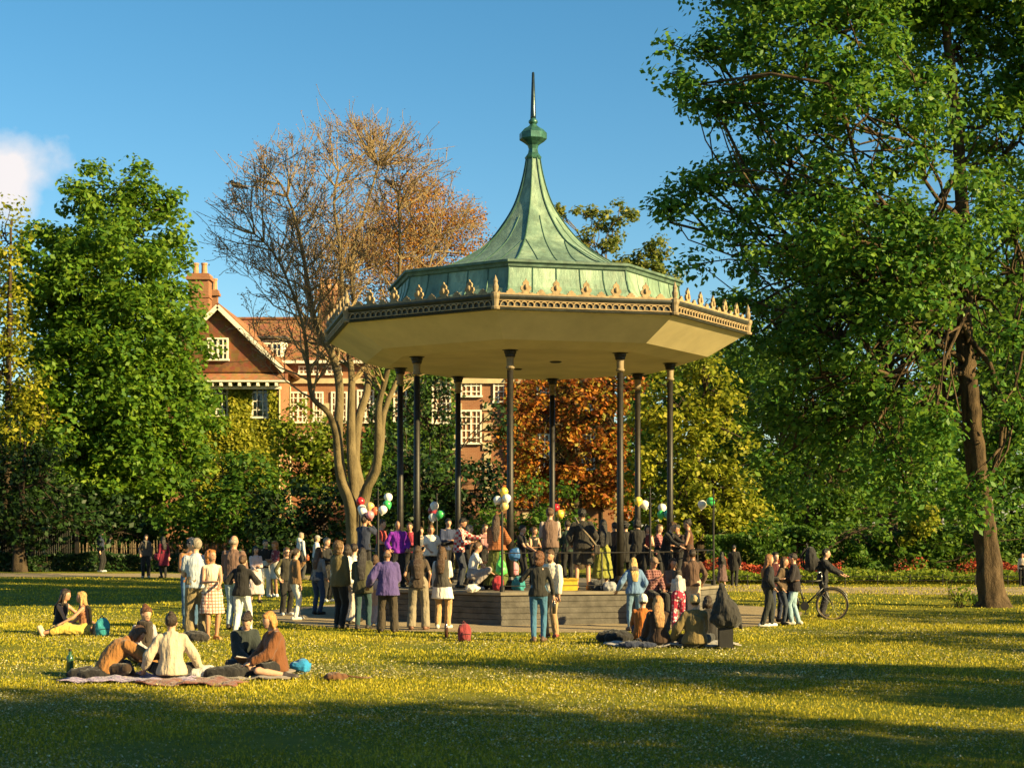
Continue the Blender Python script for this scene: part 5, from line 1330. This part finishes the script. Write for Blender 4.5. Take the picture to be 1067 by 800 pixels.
sit('woman with a top bun and thick dark scarf',148,692,40,'cross',lean=10,hp=22,arms=('lap','lap'),hair=('bun',H_AUB),top=T((.42,.36,.34)),over=T((.040,.030,.022),sl='none',loose=.02,n='gilet'),scarf=(.030,.022,.017),bottom=('trousers',BLK))
sit('person in cream jumper with dark pinned hair, back to the camera',179,709,188,'cross',lean=6,hp=8,arms=('side','side'),hair=('bun',H_DB),top=T((.42,.34,.24),loose=.028,n='jumper'),bottom=('trousers',BLK),H=1.72)
PPL['writer']=sit('woman in dark green jacket bent over a notebook, ponytail in a pale scrunchie',254,701,30,'cross',lean=14,hp=38,hyaw=-35,arms=('lap','lap'),hair=('pony',H_DB),top=T((.52,.50,.50)),over=T((.022,.028,.026),loose=.025),bottom=('trousers',(.05,.042,.042)))
sit('ginger-blonde woman in brown leather jacket and black shorts',288,705,-60,'side',lean=8,hp=25,arms=('lap','lap'),hair=('bob',(.40,.19,.05)),top=T(BRN),over=T((.135,.050,.018),loose=.02,rough=.4) if 0 else T((.135,.050,.018),loose=.02),bottom=('shorts',BLK),shoes=(.05,.04,.04),H=1.72)
sit('person in white beanie and orange jacket sitting by the platform',669,669,175,'kneesup',arms=('knee','knee'),hair=('short',H_DB),hat=('beanie',(.62,.57,.48)),top=T((.34,.105,.018),loose=.02),bottom=('trousers',NAVY),H=1.62)
sit('person with long fair hair in dark brown jacket sitting next to the orange jacket',687,674,182,'side',arms=('ground','lap'),hair=('long',(.34,.18,.07)),top=T(DBRN),over=T((.040,.022,.014),loose=.02),bottom=('wide',(.028,.020,.016)),H=1.66)
sit('person in beige beanie and olive-tan jacket with back turned',724,675,176,'cross',arms=('side','lap'),hair=('short',H_DB),hat=('beanie',(.40,.29,.14)),top=T(OLIVE),over=T((.145,.105,.042),loose=.03),bottom=('trousers',DGREY),H=1.7)
sit('person in black jacket hidden behind the olive-tan jacket',739,670,205,'kneesup',arms=('knee','knee'),hair=('bob',H_DB),skin='m',top=T((.26,.06,.07)),over=T((.018,.016,.016),loose=.025),bottom=('trousers',BLK),H=1.6)
# ================================================================== bags, blankets, balloons, bicycle, birds
def blob(name,label,cat,p,prims,mat,rotz=0,group=None,voxel=.018,disp=.02,it=2,dsc=.1):
    m=MB()
    for q in prims:
        if q[0]=='e': m.ell(q[1],q[2],12,8)
        elif q[0]=='b': m.box(q[1],q[2])
        elif q[0]=='c': m.cap(q[1],q[2],q[3],q[4])
    o=fuse(m,name,mat,None,voxel,it,disp,dsc); o.location=p; o.rotation_euler=(0,0,rotz); tag(o,label,cat,group); return o
def strap(parent,pts,mat,r=.012,name='strap'):
    m=MB(); m.tube(pts,r,6); return m.build(name,mat,parent,smooth=True)
def backpack(label,px,py,c,rotz=0,s=1.0,tilt=0,Y=None,z=0,cat='backpack'):
    p=gp(px,py) if Y is None else Vector(((px-CX)*Y/F,Y,z))
    o=blob('backpack',label,cat,p,[('e',(0,0,.20*s),(.17*s,.10*s,.22*s)),('b',(0,0,.16*s),(.27*s,.15*s,.28*s)),('e',(0,-.10*s,.13*s),(.11*s,.06*s,.11*s))],cloth(c),rotz)
    for sx in (-1,1): strap(o,[(sx*.08*s,.08*s,.38*s),(sx*.10*s,.15*s,.27*s),(sx*.11*s,.14*s,.12*s),(sx*.10*s,.07*s,.04*s)],cloth(tuple(x*.5 for x in c)),.016*s)
    strap(o,[(-.05*s,.06*s,.40*s),(0,.07*s,.46*s),(.05*s,.06*s,.40*s)],cloth(tuple(x*.5 for x in c)),.012*s,'handle')
    m=MB(); m.tube([(-.10*s,-.155*s,.17*s),(0,-.168*s,.18*s),(.10*s,-.155*s,.17*s)],.006*s,5); m.build('zip',M_iron,o)
    return o
def slump(name,label,cat,px,py,c,w_=.3,d_=.2,h_=.15,rotz=0,Y=None,z=0,seed=0,pat=()):
    p=gp(px,py) if Y is None else Vector(((px-CX)*Y/F,Y,z)); r=random.Random(seed)
    pr=[('e',(r.uniform(-.3,.3)*w_,r.uniform(-.3,.3)*d_,h_*.4),(w_*r.uniform(.45,.7),d_*r.uniform(.5,.8),h_*r.uniform(.4,.62))) for _ in range(5)]
    return blob(name,label,cat,p,pr,cloth(c,*pat),rotz,disp=.05,dsc=.07,it=1)
def blanket(label,px,py,wx,wy,c,pat=(),rotz=0,seed=0):
    p=gp(px,py); r=np.random.default_rng(seed); n=26; m=MB(); vs=[];fs=[]
    ph=r.random(4)*6
    for s in (0,1):
        for i in range(n+1):
            for j in range(n+1):
                x=(i/n-.5)*wx;y=(j/n-.5)*wy
                e=1+.06*math.sin(5*y/wy*3+ph[0]); f=1+.05*math.sin(6*x/wx*3+ph[1])
                z=.050+.022*math.sin(9*x+3*y+ph[2])*math.sin(7*y-2*x+ph[3])+.010*math.sin(23*x+ph[1])+.010*math.sin(19*y+8*x)
                vs.append((x*e,y*f,z-(.016 if s else 0)))
    N=(n+1)**2
    for i in range(n):
        for j in range(n):
            a=i*(n+1)+j; q=(a,a+n+1,a+n+2,a+1); fs.append(q); fs.append(tuple(v+N for v in q[::-1]))
    for i in range(n):
        for a,b in ((i,i+1),(n*(n+1)+i+1,n*(n+1)+i),((i+1)*(n+1),i*(n+1)),(i*(n+1)+n,(i+1)*(n+1)+n)): fs.append((a,b,b+N,a+N))
    m.add(vs,fs); o=m.build('picnic_blanket',cloth(c,*pat),None,smooth=True); o.location=p; o.rotation_euler=(0,0,rotz); return tag(o,label,'blanket')
blanket('lilac and white checked picnic blanket under the rust jacket',138,708,1.7,1.0,(.30,.25,.34),('check',(.16,.12,.23)),.1,1)
blanket('maroon-brown blanket corner in front of the cream jumper',200,713,1.3,.7,(.16,.06,.045),(),-.1,2)
blanket('grey blanket under the woman with the notebook',252,706,1.3,.9,(.17,.14,.12),(),.05,3)
blanket('pale grey rug under the four sitting by the platform',700,673,2.2,.7,(.25,.23,.22),(),0,4)
# bottle standing on the grass
def bottle(label,p,c,h=.26,r=.036,rot=None):
    root=thing('bottle',label,'bottle',p); m=MB()
    m.lathe([(r*.9,0),(r,.01),(r,h*.62),(r*.9,h*.70),(r*.42,h*.80),(r*.40,h*.93)],12); m.build('body',plain(c,.15,name='bottle_glass',spec=.8),root,smooth=True)
    m=MB(); m.lathe([(r*.46,h*.92),(r*.48,h*.93),(r*.48,h),(r*.3,h*1.005)],10); m.build('bottle_cap',M_iron,root)
    if rot: root.rotation_euler=rot
    return root
bottle('dark green flask standing at the left end of the picnic',gp(73,703),(.025,.075,.03),.36,.05)
bottle('small dark bottle standing on the grass near the red bag',gp(465,664),(.05,.02,.015),.30,.035)
bottle('dark bottle held low by the auburn-haired woman',PPL['bottle']['hand'][1]+Vector((0,0,-.22)),(.02,.018,.015),.27,.034)
bottle('cup of drink lifted by the woman in white jeans',PPL['drink']['hand'][0]+Vector((0,0,-.04)),(.30,.08,.03),.14,.035)
m=MB(); m.box((0,0,0),(.075,.010,.15)); o=m.build('phone',plain((.02,.02,.022),.2,name='phone_case'),None); o.location=PPL['phone']['hand'][0]+Vector((.02,-.03,.05)); o.rotation_euler=(R(-30),0,R(80)); tag(o,'black phone in the hand of the man by the gate','phone')
# notebook: two page blocks and a cover
nb=thing('notebook','open white notebook on the lap of the woman in green','notebook',PPL['writer']['hand'][1]+Vector((-.02,-.08,.05)),R(30))
for s in (-1,1):
    m=MB(); m.box((s*.088,0,.006),(.17,.24,.016),Matrix.Rotation(R(-8*s),3,'Y')); m.build('page',M_white,nb)
m=MB(); m.box((0,0,-.010),(.37,.26,.006)); m.build('cover',plain((.25,.12,.05),.7,name='card_cover'),nb); nb.rotation_euler=(R(-35),0,R(-20))
# bags on the grass
backpack('teal bag beside the blonde woman in the yellow skirt',107,663,(.03,.22,.24),.5,.85,cat='bag')
slump('black_bag','black bag with white trim beside the rust jacket','bag',96,708,BLK,.36,.2,.2,.2,seed=1)
slump('heaped_jacket','crumpled black coat lying before the notebook writer','coat',238,707,BLK,.42,.26,.20,.1,seed=2)
slump('plastic_bag','crumpled grey-white bag between the jumper and the black coat','bag',212,707,(.42,.40,.38),.24,.18,.2,.1,seed=3)
o=backpack('bright blue bag lying beside the leather jacket',322,702,(.02,.20,.42),1.0,.72,cat='bag'); o.rotation_euler=(R(-84),0,R(70)); o.location.z=.09
o=slump('shoulder_bag','brown leather bag with a long strap lying on the grass','bag',350,709,(.11,.05,.022),.20,.14,.12,.2,seed=4); strap(o,[(.10,0,.08),(.22,.02,.05),(.36,-.05,.04),(.46,.03,.035)],cloth((.09,.04,.02)))
slump('dropped_coat','dark coat dropped by the feet of the man in khaki','coat',200,668,(.025,.022,.02),.46,.2,.2,-.3,seed=5)
backpack('dark red rucksack standing alone on the grass before the platform',484,668,(.20,.03,.035),.3,.78)
slump('black_bag','black rucksack lying left of the orange jacket','bag',640,670,BLK,.42,.22,.26,0,seed=6)
slump('navy_bundle','navy bundle of clothes between the black rucksack and the brown jacket','bundle',663,675,NAVY,.36,.2,.14,0,seed=7)
# things on the platform edge
def pl(px,Y): return dict(Y=Y,z=PZ)
slump('white_bundle','white fluffy bundle on the platform edge below the crouching girl','bundle',494,0,(.58,.54,.48),.28,.16,.16,0,31.1,PZ,8)
backpack('red rucksack on the platform edge left of the slim column',519,0,(.26,.02,.03),.2,.78,Y=31.4,z=PZ)
slump('dark_bag','dark holdall on the platform behind the crouching girl','bag',503,0,(.06,.05,.05),.34,.2,.26,0,32.2,PZ,9)
slump('teal_bag','teal carrier bag on the platform right of the column','bag',541,0,(.03,.20,.22),.20,.15,.30,0,31.6,PZ,10)
backpack('pink bag leaning at the foot of the balloon column',535.5,0,(.50,.20,.24),.2,.7,Y=32.0,z=PZ+.30,cat='bag')
slump('box_bag','black case under the pink bag','bag',536,0,BLK,.18,.16,.28,0,32.0,PZ,21)
slump('grey_bag','grey bag on the platform below the lime skirt','bag',636,0,(.25,.25,.26),.22,.18,.2,0,31.4,PZ,11)
slump('dark_bag','black bag on the platform left of the lime skirt','bag',620,0,DGREY,.2,.18,.24,0,31.6,PZ,12)
# yellow crate and drum
ck=thing('yellow_crate','yellow plastic crate on the platform left of the bare calves','crate',(hx(588,31.6),31.6,PZ))
M_ylw=plain((.50,.34,.03),.5,name='yellow_plastic')
m=MB(); w2,d2,h2=.55,.32,.26
m.box((0,0,.012),(w2-.04,d2-.04,.02))
for sx in (-1,1): m.box((sx*(w2/2-.012),0,h2/2),(.022,d2-.05,h2))
for sy in (-1,1): m.box((0,sy*(d2/2-.012),h2/2),(w2,.022,h2))
m.build('crate_body',M_ylw,ck)
m=MB()
for sy in (-1,1): m.box((0,sy*(d2/2+.004),h2-.02),(w2+.04,.03,.04))
m.build('rim',plain((.42,.27,.03),.5,name='yellow_rim'),ck)
# green plastic bag and blue ball hanging at the rail
gb=blob('green_carrier_bag','bright green plastic carrier bag hanging beside the orange shawl','bag',Vector((hx(522,31.0),31.0,1.05)),[('e',(0,0,.14),(.11,.07,.17)),('e',(.01,0,.06),(.13,.08,.10)),('e',(0,0,.30),(.05,.04,.10))],plain((.10,.50,.10),.35,name='green_plastic'),0,disp=.05,dsc=.08,it=1)
strap(gb,[(-.03,0,.36),(-.02,0,.46),(.02,0,.47),(.035,0,.36)],plain((.10,.50,.10),.35,name='green_plastic'),.010,'bag_handle')
bb=blob('blue_bag','round shiny blue bag hanging right of the green carrier bag','bag',Vector((hx(536,31.2),31.2,1.28)),[('e',(0,0,.16),(.13,.08,.14)),('e',(.04,0,.24),(.07,.05,.08))],plain((.03,.10,.26),.4,name='blue_nylon'),0,disp=.04,dsc=.08,it=1)
strap(bb,[(-.04,0,.28),(0,0,.42),(.04,0,.28)],M_iron,.008,'bag_handle')
# black coat draped over a dark case
dc=blob('draped_coat','black hooded cover draped over a tall dark case at the right end of the platform','cover',gp(755,676),[('c',(-.02,0,.74),(-.05,0,1.08),.17,.035),('e',(.02,0,.64),(.24,.19,.20)),('e',(.10,-.04,.52),(.19,.17,.17)),('e',(-.05,-.03,.50),(.16,.15,.16)),('c',(.24,0,.56),(.27,-.03,.36),.05,.03),('c',(-.17,-.02,.60),(-.20,-.03,.50),.07,.05)],cloth((.028,.026,.024)),0,disp=.06,dsc=.12,it=1)
m=MB(); m.box((.02,.03,.32),(.23,.20,.58)); m.build('case',plain((.015,.014,.014),.6,name='case'),dc)
m=MB()
for sx in (-.10,.14): m.lathe([(.03,0),(.03,.02)],8,c=(sx,.03,0))
m.build('foot',M_iron,dc)
# balloons tied to the standards
BC={'r':(.42,.02,.03),'w':(.68,.65,.62),'c':(.55,.38,.14),'o':(.50,.13,.05),'p':(.60,.24,.28),'g':(.05,.38,.10),'m':(.25,.03,.05),'y':(.62,.46,.07),'t':(.04,.30,.32)}
NMB={'r':'red','w':'white','c':'cream','o':'orange','p':'pink','g':'green','m':'maroon','y':'yellow','t':'teal'}
_bm={}
def balloon(px,py,Y,c,where,rp=4.6):
    if c not in _bm:
        t=NT('balloon'); _bm[c]=t.done(t.prin(BC[c],.28,0,.5,**{'Subsurface Weight':.1,'Subsurface Scale':.05}))
    p=at(px,py,Y); r=rp*Y/F; m=MB(); m.lathe([(.008,-r*1.22),(.02,-r*1.16),(r*.30,-r*1.0),(r*.68,-r*.72),(r*.93,-r*.30),(r,.08*r),(r*.90,r*.48),(r*.62,r*.80),(r*.25,r*.98),(.01,r*1.02)],14)
    o=m.build('balloon',_bm[c],None,smooth=True); o.location=p; o.rotation_euler=(random.uniform(-.5,.5),random.uniform(-.6,.6),0)
    tag(o,f'{NMB[c]} balloon {where}','balloon','balloons tied to the bandstand standards'); 
    m=MB(); m.lathe([(.016,-r*1.30),(.010,-r*1.2)],6); m.build('knot',_bm[c],o)
A='in the leftmost bunch'
for q in ((375.5,522.5,34.9,'r',A),(377,530,34.7,'w',A+', below the red one'),(378,533,34.3,'w',A+', lowest at its left'),(385.5,527.5,34.5,'c',A),(391,532.5,34.3,'o',A),(385.5,536.5,34.2,'p',A),(399,531,31.6,'w','low on the second standard, beside the orange one'),
          (404.5,518,32.2,'w','topmost on the second standard'),(403.5,525.5,32.0,'g','under the white one on the second standard'),
          (452.5,527,38.0,'w','topmost of the small cluster above the white blouse'),(450.5,532,38.2,'m','in the small cluster above the white blouse'),(459,536,37.8,'g','in the small cluster above the white blouse'),(451,539,37.9,'w','lowest of the small cluster above the white blouse'),
          (525,512,30.8,'y','topmost on the front standard'),(518.5,521,30.7,'w','left of the front standard'),(528,519,30.6,'w','right of the front standard'),(525.5,527.5,30.6,'c','lowest on the front standard'),
          (583.5,535.5,38.8,'y','behind the capped man'),(579,529,38.9,'r','small, behind the capped man'),(665,522,30.9,'y','on the standard right of the long-haired lime skirt'),(671.5,525.5,31.0,'w','touching the yellow one on the right-hand columns'),
          (690,529,38,'w','between the two right columns'),(689,536,37.8,'g','between the two right columns'),(696,535,37.7,'t','between the two right columns'),(731.5,525.5,34.9,'w','on the rightmost standard'),(740.5,522.5,34.7,'g','on the rightmost standard')):
    balloon(*q)
# satchel strap worn across the black jacket, red bag of the red coat
q=PPL['redcoat']; slump('red_shoulder_bag','dark red bag hanging at the side of the red coat','bag',164,0,(.20,.02,.04),.16,.12,.24,0,q['loc'].y-.05,.72,15)
q=PPL['sash']; sb=blob('satchel','flat dark satchel on the hip of the man in shorts','bag',q['loc']+Vector((.30,-.10,.86)),[('b',(0,0,0),(.12,.26,.20))],cloth((.05,.04,.03)),0,disp=.01)
lo=sb.location; a=q['sh'][0]; c_=q['sh'][1]
strap(sb,[Vector(v)-lo for v in (q['loc']+Vector((.28,-.10,.95)),q['loc']+Vector((.16,-.235,1.10)),q['loc']+Vector((0,-.245,1.28)),q['loc']+Vector((-.13,-.17,1.47)),q['loc']+Vector((-.16,-.02,1.53)))],cloth((.16,.12,.075)),.022)
# cyclist's backpack
q=PPL['rider']; backpack('big black square backpack on the cyclist',845,0,BLK,R(70),1.35,Y=q['loc'].y+.02,z=1.02)
# bicycle
bk=thing('bicycle','black upright bicycle with a tan-rimmed wheel beside the cyclist','bicycle',(hx(851,32.9),32.6,0),R(-8))
M_bf=plain((.02,.02,.02),.35,.2,name='bike_paint'); M_tyre=plain((.16,.115,.06),.8,name='tan_tyre'); M_chr=plain((.35,.34,.32),.3,.9,name='bike_metal')
RW=.335
def wheel(x):
    m=MB(); m.tube([(x+RW*math.cos(2*PI*i/36),0,RW+RW*math.sin(2*PI*i/36)-.0) for i in range(37)],.019,8,cap=False); o=m.build('wheel',M_bf,bk,smooth=True)
    m=MB(); m.tube([(x+(RW-.026)*math.cos(2*PI*i/36),0,RW+(RW-.026)*math.sin(2*PI*i/36)) for i in range(37)],.013,6,cap=False); m.build('rim',M_tyre,o,smooth=True)
    m=MB()
    for i in range(16): a=2*PI*i/16; m.tube([(x,(.02 if i%2 else -.02),RW),(x+(RW-.03)*math.cos(a),0,RW+(RW-.03)*math.sin(a))],.0022,4)
    m.tube([(x,-.05,RW),(x,.05,RW)],.018,8); m.build('spokes',M_chr,o)
wheel(.27); wheel(-.78)
m=MB()
bbk=(-.32,0,.30); st=(-.44,0,.80); hd0=(.08,0,.70); hd1=(.05,0,.86); fa=(.27,0,RW); ra=(-.78,0,RW)
for a,b,r_ in ((bbk,st,.018),(bbk,hd0,.02),(st,hd1,.016),(bbk,ra,.012),(st,ra,.010),(hd0,hd1,.022)): m.tube([a,b],r_,8)
for y in (-.05,.05): m.tube([hd0,(.14,y,.58),(.27,y,RW)],[.016,.014,.011],6)
m.build('frame',M_bf,bk,smooth=True)
m=MB(); m.tube([hd1,(.04,0,1.00)],.014,6); m.tube([(-.06,-.30,1.03),(.02,-.22,1.05),(.05,0,1.01),(.02,.22,1.05),(-.06,.30,1.03)],.012,6); m.build('handlebar',M_chr,bk,smooth=True)
m=MB(); m.tube([st,(-.47,0,.93)],.013,6); m.ell((-.48,0,.955),(.13,.075,.035),10,6); m.build('saddle',M_bf,bk,smooth=True)
m=MB(); m.lathe([(.09,-.006),(.095,0),(.09,.006)],18); 
for v in range(len(m.v)): x,y,z=m.v[v]; m.v[v]=(x+bbk[0],z-.05,y+bbk[2])
m.tube([bbk,(-.30,-.08,.14)],.010,6); m.box((-.30,-.13,.135),(.09,.08,.02)); m.tube([bbk,(-.34,.08,.46)],.010,6); m.box((-.34,.13,.465),(.09,.08,.02)); m.build('crank',M_bf,bk)
m=MB(); m.tube([(.27+ (RW+.035)*math.cos(a),0,RW+(RW+.035)*math.sin(a)) for a in [R(30+10*i) for i in range(14)]],.014,6); m.build('mudguard',M_bf,bk)
# two crows in the bare tree
for px,py,Y,l in ((247,193,51,'black crow perched at the left of the bare tree crown'),(408,191,51.2,'black crow perched on the tallest upright branch of the bare tree')):
    o=blob('crow',l,'bird',at(px,py,Y),[('e',(0,0,0),(.20,.095,.10)),('e',(-.17,0,.10),(.075,.065,.07)),('c',(-.10,0,.05),(-.16,0,.09),.075,.06),('c',(.14,0,-.02),(.36,0,-.10),.06,.03),('c',(-.22,0,.10),(-.31,0,.085),.026,.008)],plain((.012,.012,.014),.4,name='feather'),random.uniform(-.3,.3),disp=.006,voxel=.02)
    m=MB()
    for s in (-.03,.03): m.tube([(0,s,-.07),(.0,s,-.16)],.012,5)
    m.build('legs',M_iron,o)
fuse_all()
# put the house origins at their walls' foot
for o,loc in ((hw,Vector((ax,WY,0))),(hm,Vector(((x0+x1)/2,MY,0)))):
    o.location=loc
    for c in o.children: c.matrix_parent_inverse=Matrix.Translation(-loc)
